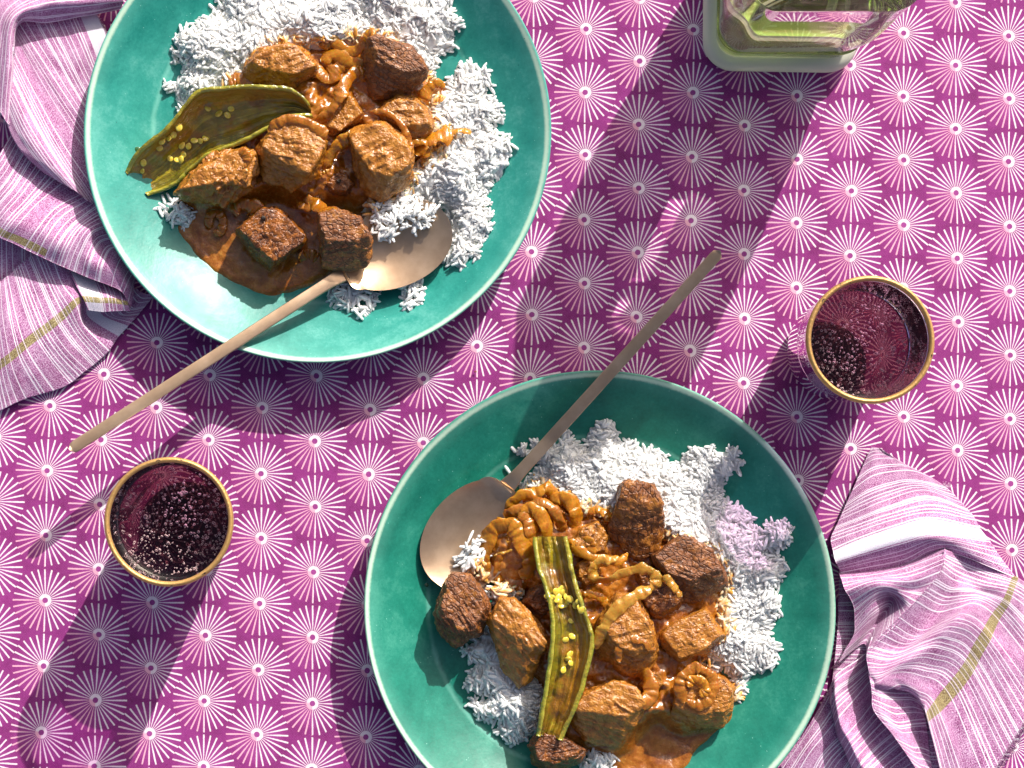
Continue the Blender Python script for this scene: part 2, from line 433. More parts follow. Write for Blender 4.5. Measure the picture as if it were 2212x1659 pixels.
# ================================================================== curry
def sauce_material():
    m = Mat("curry_sauce"); g = m.coord()
    th = m.attr("thickness")
    n = m.noise(g, .10, 4, .6, .5); n2 = m.noise(g, .9, 3, .65); n3 = m.noise(g, .35, 3, .6)
    t = n * .65 + n3 * .35
    c = m.ramp(t, [(.34, (.17, .040, .0012)), (.5, (.30, .095, .007)), (.66, (.45, .18, .025))])
    oil = m.ramp(n, [(.3, (.26, .085, .002)), (.7, (.18, .10, .004))])
    c = m.mix((th + (n3 - .5) * 1.2).step(.2, 2.2, .9, 0), c, oil)
    spk = m.voro(g, .55).step(.10, .17, .85, 0) * m.noise(g, .2).step(.52, .62)
    c = m.mix(spk, c, (.06, .006, .001))
    yl = m.voro(m.coord(rot=(.5, .3, 0)), .5).step(.10, .16, .7, 0) * m.noise(g, .3).step(.5, .6)
    c = m.mix(yl, c, (.55, .26, .03))
    b1 = m.bump(n * 2.0 + n3 * .4, .0012, .4); b2 = m.bump(n2 * .5 + m.voro(g, .8, 'SMOOTH_F1') * .3, .0003, .5, b1)
    m.bsdf(Base_Color=c, Roughness=n3.step(.35, .65, .12, .30), Normal=b2, Subsurface_Weight=.15, Subsurface_Scale=.0015,
           Specular_IOR_Level=.6, Coat_Weight=.25, Coat_Roughness=.07)
    return m.m
def sauce(name, trace, pc, label, seed, low_poly, hi=15.5, low=2.6):
    poly = poly_w(trace, 10, len(trace) * 5); lp = poly_w(low_poly, 8, len(low_poly) * 4)
    def fn(x, y, d):
        p3 = np.stack([x * .07, y * .07, 0 * x], -1); q = np.stack([x * .2, y * .2, 0 * x], -1)
        lowm = np.clip(.5 + sdist(x, y, lp) / 14, 0, 1); lowm = lowm * lowm * (3 - 2 * lowm)
        hh = (hi * (1 + .16 * fbm(p3, seed, 2)) + 1.5 * fbm(q, seed + 2, 3)) * (1 - lowm) + (low + .8 * fbm(q * .6, seed + 4, 2)) * lowm
        e = 1 - np.exp(-np.maximum(d, 0) / (2.2 + 4 * (1 - lowm)))
        return plate_top(np.hypot(x - pc[0], y - pc[1])) + np.where(d > 0, hh * e, d * .8) - .05
    v, f, d = field(poly, fn, .8, 2.0, warp=.7, seed=seed)
    th = v[:, 2] - plate_top(np.hypot(v[:, 0] - pc[0], v[:, 1] - pc[1]))
    o = mesh_obj(name, v * K, f, SAUCE, attrs={"thickness": th}); recentre(o); tag(o, label, "sauce"); return o

def meat_material(name, sc, mt, amount, rough=.26):
    m = Mat(name); g = m.coord(); rnd = m.node("ObjectInfo"); rv = N(m.nt, rnd.outputs['Random'])
    fib = m.coord(scale=(260, 1500, 1500)); fibn = m.noise(fib, 1.0, 4, .6, .8)
    n = m.noise(g, .12, 4, .6, .6); n3 = m.noise(g, .45, 4, .65)
    crack = m.voro(m.coord(scale=(700, 1100, 1000)), .36, 'DISTANCE_TO_EDGE') + (n3 - .5) * .22
    crk = crack.step(0.0, .16, 1, 0)
    mask = (n * .7 + n3 * .3 + amount + (rv - .5) * .10).step(.44, .58)
    meat = m.ramp(fibn * .7 + n * .3, [(.3, (mt[0] * .55, mt[1] * .48, mt[2] * .45)), (.6, mt), (.85, (mt[0] * 1.5, mt[1] * 1.6, mt[2] * 1.7))])
    meat = m.mix(crk * .6, meat, (.05, .013, .003))
    sau = m.ramp(m.noise(g, .3, 3), [(.3, (sc[0] * .65, sc[1] * .55, sc[2] * .5)), (.7, (sc[0] * 1.1, sc[1] * 1.15, sc[2] * 1.2))])
    c = m.mix(mask, meat, sau)
    spk = m.voro(g, .6).step(.12, .2, .8, 0) * m.noise(g, .25).step(.52, .62)
    c = m.mix(spk, c, (.07, .009, .002))
    yl = m.voro(m.coord(rot=(.5, .3, 0)), .5).step(.10, .18, .6, 0) * m.noise(g, .3).step(.5, .6)
    c = m.mix(yl, c, (.50, .22, .03))
    gran = m.voro(g, .85, 'SMOOTH_F1')
    hgt = n3 * 1.1 + fibn * .8 * (1.0 - mask * .7) - crk * .9 * (1.0 - mask * .75) + gran * .5
    nb = m.bump(hgt, .0009, .65); nb = m.bump(m.noise(g, 2.2, 2), .0002, .4, nb)
    m.bsdf(Base_Color=c, Roughness=(mask * -.12 + n3 * .30 + rough), Normal=nb, Specular_IOR_Level=.55, Coat_Weight=.12, Coat_Roughness=.12)
    return m.m

ICO = None
def ico():
    global ICO
    if ICO is None:
        bm = bmesh.new(); bmesh.ops.create_icosphere(bm, subdivisions=6, radius=1)
        bm.verts.ensure_lookup_table(); v = np.array([q.co[:] for q in bm.verts]); f = np.array([[q.index for q in p.verts] for p in bm.faces]); bm.free()
        ICO = (v / np.linalg.norm(v, axis=1)[:, None], f)
    return ICO
def chunk(outline, top, z0, z1, label, mat, seed, fibre=0.0, amp=.55, sharp=80, name="beef_chunk", cat="beef chunk", conv=None, group="beef chunks in the curry"):
    """outline/top: traced polygons (view px); z0/z1 base and top height mm"""
    ox, oy = np.mean(outline, 0)
    if top is None:
        top = [(ox + (x - ox) * .74 + 8 * .5, oy + (y - oy) * .72 - 9 * .5) for x, y in outline]
    zm = z0 + (z1 - z0) * .42; pts = []
    rs = np.random.default_rng(seed)
    for x, y in outline:
        pts.append(P(x, y, zm) * 1000)
        q = P(ox + (x - ox) * .86, oy + (y - oy) * .86, z0) * 1000; pts.append(q)
    for x, y in top: pts.append(P(x, y, z1 + rs.uniform(-.4, .4)) * 1000)
    bm = bmesh.new()
    for p in pts: bm.verts.new(p)
    r = bmesh.ops.convex_hull(bm, input=bm.verts)
    cen = sum(pts, Vector()) / len(pts); nrm, h = [], []
    bm.normal_update()
    for f in bm.faces:
        n = f.normal.copy(); d = n.dot(f.calc_center_median() - cen)
        if d < 0: n, d = -n, -d
        if f.calc_area() < 1e-3: continue
        nrm.append(n[:]); h.append(max(d, 1.0))
    bm.free(); nrm = np.array(nrm); h = np.array(h)
    D, F = ico()
    q = np.maximum(D @ nrm.T, 0) / h; p_ = sharp
    rad = 1.0 / (np.power((q ** p_).sum(1), 1.0 / p_))
    V = D * rad[:, None]
    ca, sa = math.cos(fibre), math.sin(fibre)
    W = np.stack([V[:, 0] * ca + V[:, 1] * sa, -V[:, 0] * sa + V[:, 1] * ca, V[:, 2]], -1)
    s_ = seed * 13.7
    disp = 1.0 * fbm(V * .085 + s_, seed, 2) + .7 * fbm(V * .2 + s_, seed + 1, 3)
    ridge = 1 - np.abs(vnoise(np.stack([W[:, 0] * .07, W[:, 1] * .42, W[:, 2] * .30], -1) + s_, seed + 3))
    disp += amp * 2.0 * (ridge ** 2 - .5) * (fbm(V * .1 + s_ + 9, seed + 7, 1) > -.15)
    disp += .22 * fbm(V * .6 + s_, seed + 5, 3)
    V = V + D * disp[:, None]
    o = mesh_obj(name, np.stack([W[:, 0] * 0, W[:, 0] * 0, W[:, 0] * 0], -1), F, mat)
    W2 = np.stack([V[:, 0] * ca + V[:, 1] * sa, -V[:, 0] * sa + V[:, 1] * ca, V[:, 2]], -1)
    z_lo = W2[:, 2].min(); W2[:, 2] -= z_lo
    o.data.vertices.foreach_set("co", (W2 * K).astype(np.float32).ravel()); o.data.update()
    o.location = (cen.x * K, cen.y * K, (cen.z + z_lo) * K); o.rotation_euler = (0, 0, fibre)
    if cat: tag(o, label, cat, group)
    return o

# ------------------------------------------------------------------ onions
def onion_material(name, c1, c2, tr=.25):
    m = Mat(name); g = m.coord()
    c = m.ramp(m.noise(g, .18, 4, .6), [(.32, c1), (.68, c2)])
    b = m.bump(m.noise(m.coord(scale=(1000, 1000, 1000)), .8, 3), .0005, .6)
    lay = m.noise(m.coord(scale=(900, 900, 900)), .3, 3, .7)
    c = m.mix(lay.step(.5, .7, 0, .6), c, (.30, .085, .006))
    p = m.bsdf(Base_Color=c, Roughness=.16, Normal=b, Subsurface_Weight=.4, Subsurface_Scale=.003, Coat_Weight=.4, Coat_Roughness=.08, Specular_IOR_Level=.55)
    tr_ = m.node('BsdfTransparent'); tr_.inputs[0].default_value = (.95, .70, .25, 1); mx = m.node('MixShader'); mx.inputs[0].default_value = tr
    m.nt.links.new(p.outputs[0], mx.inputs[1]); m.nt.links.new(tr_.outputs[0], mx.inputs[2]); m.nt.links.new(mx.outputs[0], m.out.inputs[0])
    return m.m
def strip(pts, zs, width, thick, label, mat, seed, curl=.6, name="onion_strip", cat="onion strip", group=None, parent=None):
    """a cooked strip of onion: a ribbon with a curved, thick section following a traced line"""
    rs = np.random.default_rng(seed); n = max(40, len(pts) * 14)
    if np.isscalar(zs): zs = [zs] * len(pts)
    w3 = np.array([P(x, y, z)[:] for (x, y), z in zip(pts, zs)]) * 1000
    c = crspline(w3, n); c[:, 2] += .5 * vnoise(np.stack([np.arange(n) * .25, 0 * c[:, 0], 0 * c[:, 0]], -1), seed)
    t = np.gradient(c, axis=0); t /= np.linalg.norm(t, axis=1)[:, None]
    up = np.array([0, 0, 1.0]); side = np.cross(t, up); side /= np.linalg.norm(side, axis=1)[:, None] + 1e-9
    tw = 1.1 * curl * vnoise(np.stack([np.arange(n) * .035 + seed, 0 * c[:, 0], 0 * c[:, 0]], -1), seed + 1)
    nr = np.cross(side, t)
    s2 = side * np.cos(tw)[:, None] + nr * np.sin(tw)[:, None]; n2 = np.cross(s2, t)
    m = 14; a = np.linspace(0, 2 * np.pi, m, endpoint=False); V = []
    env = np.minimum(1, np.minimum(np.arange(n), np.arange(n)[::-1]) / (n * .10) + .35) * (1 + .28 * vnoise(np.stack([np.arange(n) * .15, 0 * c[:, 0] + 5, 0 * c[:, 0]], -1), seed + 2))
    for k in range(m):
        ex = math.copysign(abs(math.cos(a[k])) ** .8, math.cos(a[k])) * width * .72; ey = math.sin(a[k]) * thick * .24 * (1 + .12 * math.cos(5 * a[k]))
        V.append(c + s2 * (ex * env)[:, None] + n2 * ((ey * (.55 + .45 * env)) - .13 * width * (math.cos(a[k]) ** 2) * env)[:, None])
    V = np.stack(V, 1).reshape(-1, 3)
    V = V + .22 * np.stack([fbm(V * .5 + 3, seed, 3), fbm(V * .5 + 50, seed, 3), fbm(V * .5 + 90, seed, 3)], -1)
    F = grid_faces(n, m, wrap_v=True).tolist() + [list(range(m))[::-1], [(n - 1) * m + k for k in range(m)]]
    o = mesh_obj(name, V * K, F, mat, parent)
    if parent is None: recentre(o); tag(o, label, cat, group)
    return o

# ------------------------------------------------------------------ chilli halves
def chilli_material():
    m = Mat("stewed_green_chilli"); g = m.coord(); u = m.attr("across"); l = m.attr("along"); ins = m.attr("inside")
    n = m.noise(g, .12, 4, .6, .4); n2 = m.noise(g, .5, 3, .6)
    veins = m.noise(m.coord("UV", (3.2, 26, 1)), 1, 4, .6, .5)
    inn = m.ramp(n * .35 + veins * .65, [(.30, (.12, .085, .003)), (.5, (.27, .20, .006)), (.70, (.54, .42, .03))])
    inn = m.mix(m.noise(g, .07, 2).step(.42, .60, 0, .85), inn, (.27, .10, .006))
    inn = m.mix(l.step(.10, .0, 0, .6), inn, (.50, .34, .03))
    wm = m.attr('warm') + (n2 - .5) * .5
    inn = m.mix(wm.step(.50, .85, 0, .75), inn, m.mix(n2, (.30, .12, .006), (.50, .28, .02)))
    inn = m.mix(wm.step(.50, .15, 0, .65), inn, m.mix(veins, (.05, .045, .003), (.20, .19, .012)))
    outc = m.ramp(n + (veins - .5) * .3, [(.3, (.10, .13, .004)), (.65, (.26, .29, .014))])
    c = m.mix(ins, outc, inn)
    edge = (u - .5).f('ABSOLUTE').step(.43, .49) * ins
    c = m.mix(edge * .75, c, (.42, .38, .04))
    c = m.mix(m.voro(g, .5).step(.08, .14, .7, 0), c, (.10, .035, .003))
    b = m.bump(veins * 1.2 + n2 * .7, .0013, .8)
    m.bsdf(Base_Color=c, Roughness=.17, Normal=b, Subsurface_Weight=.25, Subsurface_Scale=.002, Coat_Weight=.9, Coat_Roughness=.05)
    return m.m
def seed_material():
    m = Mat("chilli_seed"); g = m.coord()
    c = m.ramp(m.noise(g, .5, 2), [(.3, (.62, .44, .03)), (.7, (.80, .66, .10))])
    m.bsdf(Base_Color=c, Roughness=.22, Subsurface_Weight=.35, Subsurface_Scale=.001, Coat_Weight=.5, Coat_Roughness=.08); return m.m
def chilli(left, right, zl, zr, depth, seeds, label, ribs, seed, flip=False, shrink=.9):
    n = 110; m = 44
    L = crspline([[*(P(x, y, z) * 1000)] for (x, y), z in zip(left, zl)], n); R = crspline([[*(P(x, y, z) * 1000)] for (x, y), z in zip(right, zr)], n)
    t = np.linspace(0, 1, n); dep = np.interp(t, np.linspace(0, 1, len(depth)), depth)
    V = []; U = []; S = []; INS = []; UV = []
    u = np.linspace(0, 1, m)
    def sect(off, ins):
        for i in range(n):
            a, b = L[i], R[i]; c = (a + b) / 2; half = (b - a) / 2 * shrink; wl = np.linalg.norm(half) + 1e-6
            for uu in (u if ins else u[::-1]):
                th = math.pi * uu; k = -math.cos(th)
                k2 = math.copysign(abs(k) ** .85, k)
                rr = 1 + off / wl
                if ins: xtra = 1.3 * math.sin(th) * float(vnoise(np.array([[t[i] * 5, uu * 13, 0.]]), seed + 2)[0])
                p = c + half * k2 * rr; dz = (xtra if ins else 0) - dep[i] * (math.sin(th) ** .8) * (1 + (off / max(dep[i], 1.0)))
                if ins:
                    for (uc, wdt, hh, t0, t1) in ribs:
                        if t0 < t[i] < t1: dz += hh * math.exp(-((uu - uc - .04 * math.sin(t[i] * 9)) / wdt) ** 2) * min(1, (t[i] - t0) / .08, (t1 - t[i]) / .08)
                V.append((p[0], p[1], p[2] + dz)); U.append(uu); S.append(t[i]); INS.append(float(ins)); UV.append((t[i], uu))
    sect(0.0, True); sect(2.5, False)
    V = np.array(V); nn = len(V) // 2
    V[:, :] += .35 * np.stack([fbm(V * .18, seed, 3), fbm(V * .18 + 40, seed, 3), 2.4 * fbm(V * .16 + 80, seed, 3)], -1)
    F1 = grid_faces(n, m); F2 = grid_faces(n, m) + nn; F = F1.tolist() + F2.tolist()
    for i in range(n - 1):      # cut lips
        F.append([i * m, nn + i * m + m - 1, nn + (i + 1) * m + m - 1, (i + 1) * m]); F.append([i * m + m - 1, (i + 1) * m + m - 1, nn + (i + 1) * m, nn + i * m])
    for e_ in (0, n - 1):
        for j in range(m - 1):
            q = [e_ * m + j, e_ * m + j + 1, nn + e_ * m + (m - 2 - j), nn + e_ * m + (m - 1 - j)]; F.append(q if e_ else q[::-1])
    root = empty("green_chilli", (float(V[:, 0].mean()) * K, float(V[:, 1].mean()) * K, float(V[:, 2].min()) * K)); tag(root, label, "chilli")
    org = np.array(root.location); body = mesh_obj("flesh", V * K - org, F, CHILLI, root, uv=UV, attrs={"across": U, "along": S, "inside": INS, "warm": (np.array(U) if flip else 1 - np.array(U))})
    sv, sf = ico_small(); rs = np.random.default_rng(seed); me = None
    inner = V[:nn]
    for (x, y, *rest) in seeds:
        # find the chilli wall under this seed
        tgt = None; best = 1e9
        for zz in (np.linspace(inner[:, 2].min(), inner[:, 2].max(), 12)):
            p = np.array(P(x, y, zz)) * 1000; d = np.abs(inner - p).sum(1); k = d.argmin()
            if d[k] < best: best = d[k]; tgt = inner[k]
        if me is None:
            me = bpy.data.meshes.new("seed"); me.from_pydata((sv * np.array([2.25, 1.9, .65]) * K).tolist(), [], sf.tolist())
            me.polygons.foreach_set("use_smooth", [True] * len(me.polygons)); me.materials.append(SEED)
        o = bpy.data.objects.new("seed", me); COL.objects.link(o); o.parent = root
        up = rest[0] if rest else 0
        p = np.array(P(x, y, tgt[2] + .7 + up)) ; o.location = (p - org).tolist()
        o.rotation_euler = (rs.uniform(-.5, .5), rs.uniform(-.5, .5), rs.uniform(0, 6.28)); s_ = rs.uniform(.85, 1.1); o.scale = (s_, s_, s_)
    return root
_ICS = None
def ico_small(sub=3):
    global _ICS
    if _ICS is None:
        bm = bmesh.new(); bmesh.ops.create_icosphere(bm, subdivisions=sub, radius=1)
        bm.verts.ensure_lookup_table(); _ICS = (np.array([q.co[:] for q in bm.verts]), np.array([[q.index for q in p.verts] for p in bm.faces])); bm.free()
    return _ICS

# ================================================================== spoons
def bronze_material():
    m = Mat("brushed_bronze"); g = m.coord()
    n = m.noise(m.coord(scale=(160, 2600, 2600)), 1, 3, .6); n2 = m.noise(g, .06, 4, .6)
    c = m.mix(n2.step(.35, .7), (.52, .35, .22), (.62, .44, .29))
    scr = m.voro(m.coord(scale=(90, 1400, 1)), .25).step(.01, .03, .35, 0); c = m.mix(scr, c, (.16, .08, .04))
    pit = m.voro(g, .13).step(.025, .05, .7, 0) * m.noise(g, .05).step(.5, .58); c = m.mix(pit, c, (.09, .05, .03))
    b = m.bump(n * .5 + m.noise(g, 1.6, 2) * .5, .00012, .4)
    m.bsdf(Base_Color=c, Metallic=.9, Roughness=(n2 * .12 + .30), Normal=b); return m.m
def spoon(tip, neck, end, ztip, zneck, zend, halfw, bowl_dep, label, seed):
    """tip/neck/end traced; builds bowl and handle in the spoon's own frame"""
    pt, pn, pe = P(*tip, ztip), P(*neck, zneck), P(*end, zend)
    root = empty("serving_spoon", pn); tag(root, label, "spoon")
    ax = (pt - pn); L = ax.length * 1000; x = ax.normalized(); y = Vector((0, 0, 1)).cross(x).normalized(); z = x.cross(y)
    n, m_ = 60, 40; V = []
    def top(u, v):
        # u 0 neck..1 tip, v -1..1 ; egg-shaped outline
        s = (1 - (2 * u - 1) ** 2) ** .5 if 0 < u < 1 else 0
        w_ = halfw * (s ** .92) * (1 + .13 * (u - .5)) + (4.4 * (1 - u / .10) if u < .10 else 0)
        dz = -bowl_dep * (1 - v * v) * (math.sin(math.pi * min(1, max(0, u)) ** .85) ** .75)
        return (u * L, v * w_, dz)
    us = .5 - .5 * np.cos(np.linspace(0, np.pi, n)); vs = np.sin(np.linspace(-np.pi / 2, np.pi / 2, m_))
    for off in (0, -1.3):
        for u in us:
            for v in vs:
                p = top(u, v); V.append((p[0], p[1] * (1 + (0 if off else .012)), p[2] + off * (1 if True else 0)))
    V = np.array(V); nn = n * m_; F = grid_faces(n, m_).tolist() + (grid_faces(n, m_)[:, ::-1] + nn).tolist()
    for i in range(n - 1):
        F.append([i * m_, nn + i * m_, nn + (i + 1) * m_, (i + 1) * m_]); F.append([i * m_ + m_ - 1, (i + 1) * m_ + m_ - 1, nn + (i + 1) * m_ + m_ - 1, nn + i * m_ + m_ - 1])
    R = Matrix((x, y, z)).transposed(); W = V @ np.array(R).T
    bowl = mesh_obj("bowl", V * K, F, BRONZE, root); bowl.rotation_euler = R.to_euler()
    # handle: flat bar, swelling gently to a rounded end, bending up out of the neck
    d = (pe - pn); Lh = d.length * 1000; hx = d.normalized(); hy = Vector((0, 0, 1)).cross(hx).normalized(); hz = hx.cross(hy)
    n = 90; V = []; sec = 16
    for i in range(n):
        t = i / (n - 1); s = -1.8 + t * (Lh + 1.8)
        w_ = 3.5 - .1 * t + 1.5 * math.exp(-((s + 3) / 9.0) ** 2)
        if s > Lh - 4: w_ *= math.sqrt(max(.02, 1 - ((s - (Lh - 4)) / 4.02) ** 2))
        ease = min(1, max(0, (s + 1.8) / 9)); th = (.95 + .35 * (1 - t)) * (.25 + .75 * ease); lift = -.75 - .9 * (1 - ease) + 1.4 * math.sin(math.pi * t)
        for k in range(sec):
            a = 2 * math.pi * k / sec; c_, s_ = math.cos(a), math.sin(a)
            V.append((s, w_ * math.copysign(abs(c_) ** .25, c_), lift + th * math.copysign(abs(s_) ** .35, s_)))
    F = grid_faces(n, sec, wrap_v=True)[:, ::-1].tolist() + [list(range(sec)), [(n - 1) * sec + k for k in range(sec)][::-1]]
    hd = mesh_obj("handle", np.array(V) * K, F, BRONZE, root); hd.rotation_euler = Matrix((hx, hy, hz)).transposed().to_euler()
    return root
# ================================================================== drinking glasses
def tinted_glass(name, tint, gloss=(1, 1, 1), ior=1.5, rough=.0, deep=None):
    """thin coloured glass: tinted see-through plus its Fresnel reflection"""
    m = Mat(name); nt = m.nt
    tr = m.node("BsdfTransparent"); c = tint
    if deep is not None:
        n = m.noise(m.coord(), .05, 3); c = m.mix(n, tint, deep)
    m.set(tr.inputs[0], c)
    gl = m.node("BsdfGlossy"); gl.inputs['Roughness'].default_value = rough; gl.inputs[0].default_value = (*gloss, 1)
    b = m.bump(m.noise(m.coord(scale=(500, 500, 120)), .35, 3, .6), .0012, .5); nt.links.new(b, gl.inputs['Normal'])
    fr = m.node("Fresnel"); fr.inputs[0].default_value = ior; nt.links.new(b, fr.inputs['Normal'])
    mx = m.node("MixShader"); nt.links.new(fr.outputs[0], mx.inputs[0]); nt.links.new(tr.outputs[0], mx.inputs[1]); nt.links.new(gl.outputs[0], mx.inputs[2])
    nt.links.new(mx.outputs[0], m.out.inputs[0]); return m.m
def gold_material():
    m = Mat("gold_painted_rim"); g = m.coord()
    c = m.mix(m.noise(g, .5, 3), (.44, .24, .07), (.62, .38, .14))
    chip = m.noise(m.coord(scale=(1000, 1000, 600)), .16, 5, .7).step(.63, .655); c = m.mix(chip, c, (.035, .018, .02))
    m.bsdf(Base_Color=c, Metallic=.55, Roughness=.42, Normal=m.bump(m.noise(g, .9, 4), .0004, .7)); return m.m
def wine_material():
    m = Mat("sparkling_red_drink"); nt = m.nt
    m.bsdf(Base_Color=(.20, .07, .095), Roughness=0, IOR=1.33, Transmission_Weight=1.0); return m.m
def bubble_material():
    m = Mat("bubble_skin"); nt = m.nt
    lw = m.node("LayerWeight"); lw.inputs[0].default_value = .35
    tr = m.node("BsdfTransparent"); gl = m.node("BsdfPrincipled"); gl.inputs['Base Color'].default_value = (1.0, .72, .72, 1); gl.inputs['Roughness'].default_value = .15; gl.inputs['Metallic'].default_value = .1; gl.inputs['Specular IOR Level'].default_value = 1
    f = N(nt, lw.outputs['Facing']).step(.05, .6, .12, .95)
    mx = m.node("MixShader"); m.set(mx.inputs[0], f); nt.links.new(tr.outputs[0], mx.inputs[1]); nt.links.new(gl.outputs[0], mx.inputs[2])
    nt.links.new(mx.outputs[0], m.out.inputs[0]); return m.m
def tumbler(rimx, rimy, fill, nb, bias, label, seed):
    HG = 86.0; c = P(rimx, rimy, HG - 1)
    root = empty("drinking_glass", (c.x, c.y, .0008), rz=seed * .7); tag(root, label, "drinking glass", "purple gold-rimmed drinking glasses")
    ri = lambda z: 26.4 + 6.0 * min(1, (z - 11) / 70.0) ** .9 if z > 11 else 26.4
    ro = lambda z: 29.4 + 5.2 * (max(0, z - 8) / (HG - 11)) ** 1.1
    outp = [(ro(z), z) for z in np.linspace(fill - 1, HG - 3, 12)]
    inp = [(ri(z), z) for z in np.linspace(HG - 3, fill - 1, 10)]
    v, f = lathe(outp + inp, 128); mesh_obj("glass_wall", v, f[:, ::-1], GLASS_P, root)
    rp = []
    for a in np.linspace(0, 2 * math.pi, 20, endpoint=False): rp.append((33.45 + 1.5 * math.cos(a), HG - 2.2 + 2.2 * math.sin(a)))
    seg = 160; aa = np.linspace(0, 2 * np.pi, seg, endpoint=False); rp = np.array(rp); wob = 1 + .003 * np.sin(aa * 3 + seed)
    rv = np.stack([np.outer(np.cos(aa) * wob, rp[:, 0]), np.outer(np.sin(aa) * wob, rp[:, 0]), np.outer(np.ones(seg), rp[:, 1])], -1).reshape(-1, 3) * K
    mesh_obj("gold_rim", rv, grid_faces(seg, 20, wrap_u=True, wrap_v=True), GOLD, root)
    lp = [(0.01, fill)] + [(ri(fill) * k - .15, fill) for k in (.3, .6, .85)] + [(ri(fill) - 1.2, fill + .1), (ri(fill) - .1, fill + 1.0), (ri(fill) + .4, fill + 1.1), (ro(fill) - .06, fill - 1.3)] + [(ro(z) - .02, z) for z in np.linspace(fill - 4, 9, 9)] + [(28.8, 4), (27.2, 1.2), (24, .3), (0.01, .3)]
    v, f = lathe(lp, 96); mesh_obj("drink", v, f, WINE, root).cycles.is_caustics_caster = True
    rs = np.random.default_rng(seed); sv, sf = ico_small(); V, F, off = [], [], 0; big = None
    k = 0
    while k < nb:
        u = rs.uniform()
        if u < .25:      # deep in the glass
            r = 25 * math.sqrt(rs.uniform()); a = rs.uniform(0, 6.283); z = fill - rs.uniform(2, 30)
        elif u < .40:    # round the rim of the liquid
            z = fill + .5; r = ri(z) - rs.uniform(.8, 3.5); a = rs.uniform(0, 6.283)
        else:            # at the surface
            r = (ri(fill) - 1.5) * math.sqrt(rs.uniform()); a = rs.uniform(0, 6.283); z = fill + rs.uniform(-.2, .4)
        x, y = r * math.cos(a), r * math.sin(a)
        dens = .5 + .5 * float(vnoise(np.array([[x * .06, y * .06, z * .05]]), seed)[0]) + bias[0] * x / 60 + bias[1] * y / 60
        if rs.uniform() > dens + .45: continue
        rad = .26 + .55 * rs.uniform() ** 3 + (.75 * rs.uniform() if rs.uniform() < .04 else 0)
        k += 1
        ca, sa = math.cos(-seed * .7), math.sin(-seed * .7); xx, yy = x * ca - y * sa, x * sa + y * ca
        if rad > .92 and nb > 0:
            if big is None:
                big = bpy.data.meshes.new("bubble"); big.from_pydata((sv * K).tolist(), [], sf.tolist()); big.polygons.foreach_set("use_smooth", [True] * len(sf)); big.materials.append(BUBBLE)
            o = bpy.data.objects.new("bubble", big); COL.objects.link(o); o.parent = root; o.location = (xx * K, yy * K, z * K); o.scale = (rad, rad, rad)
        else:
            V.append((sv * rad + np.array([xx, yy, z])) * K); F.append(sf + off); off += len(sv)
    o = mesh_obj("fizz", np.vstack(V), np.vstack(F), BUBBLE, root); o['kind'] = 'stuff'
    return root

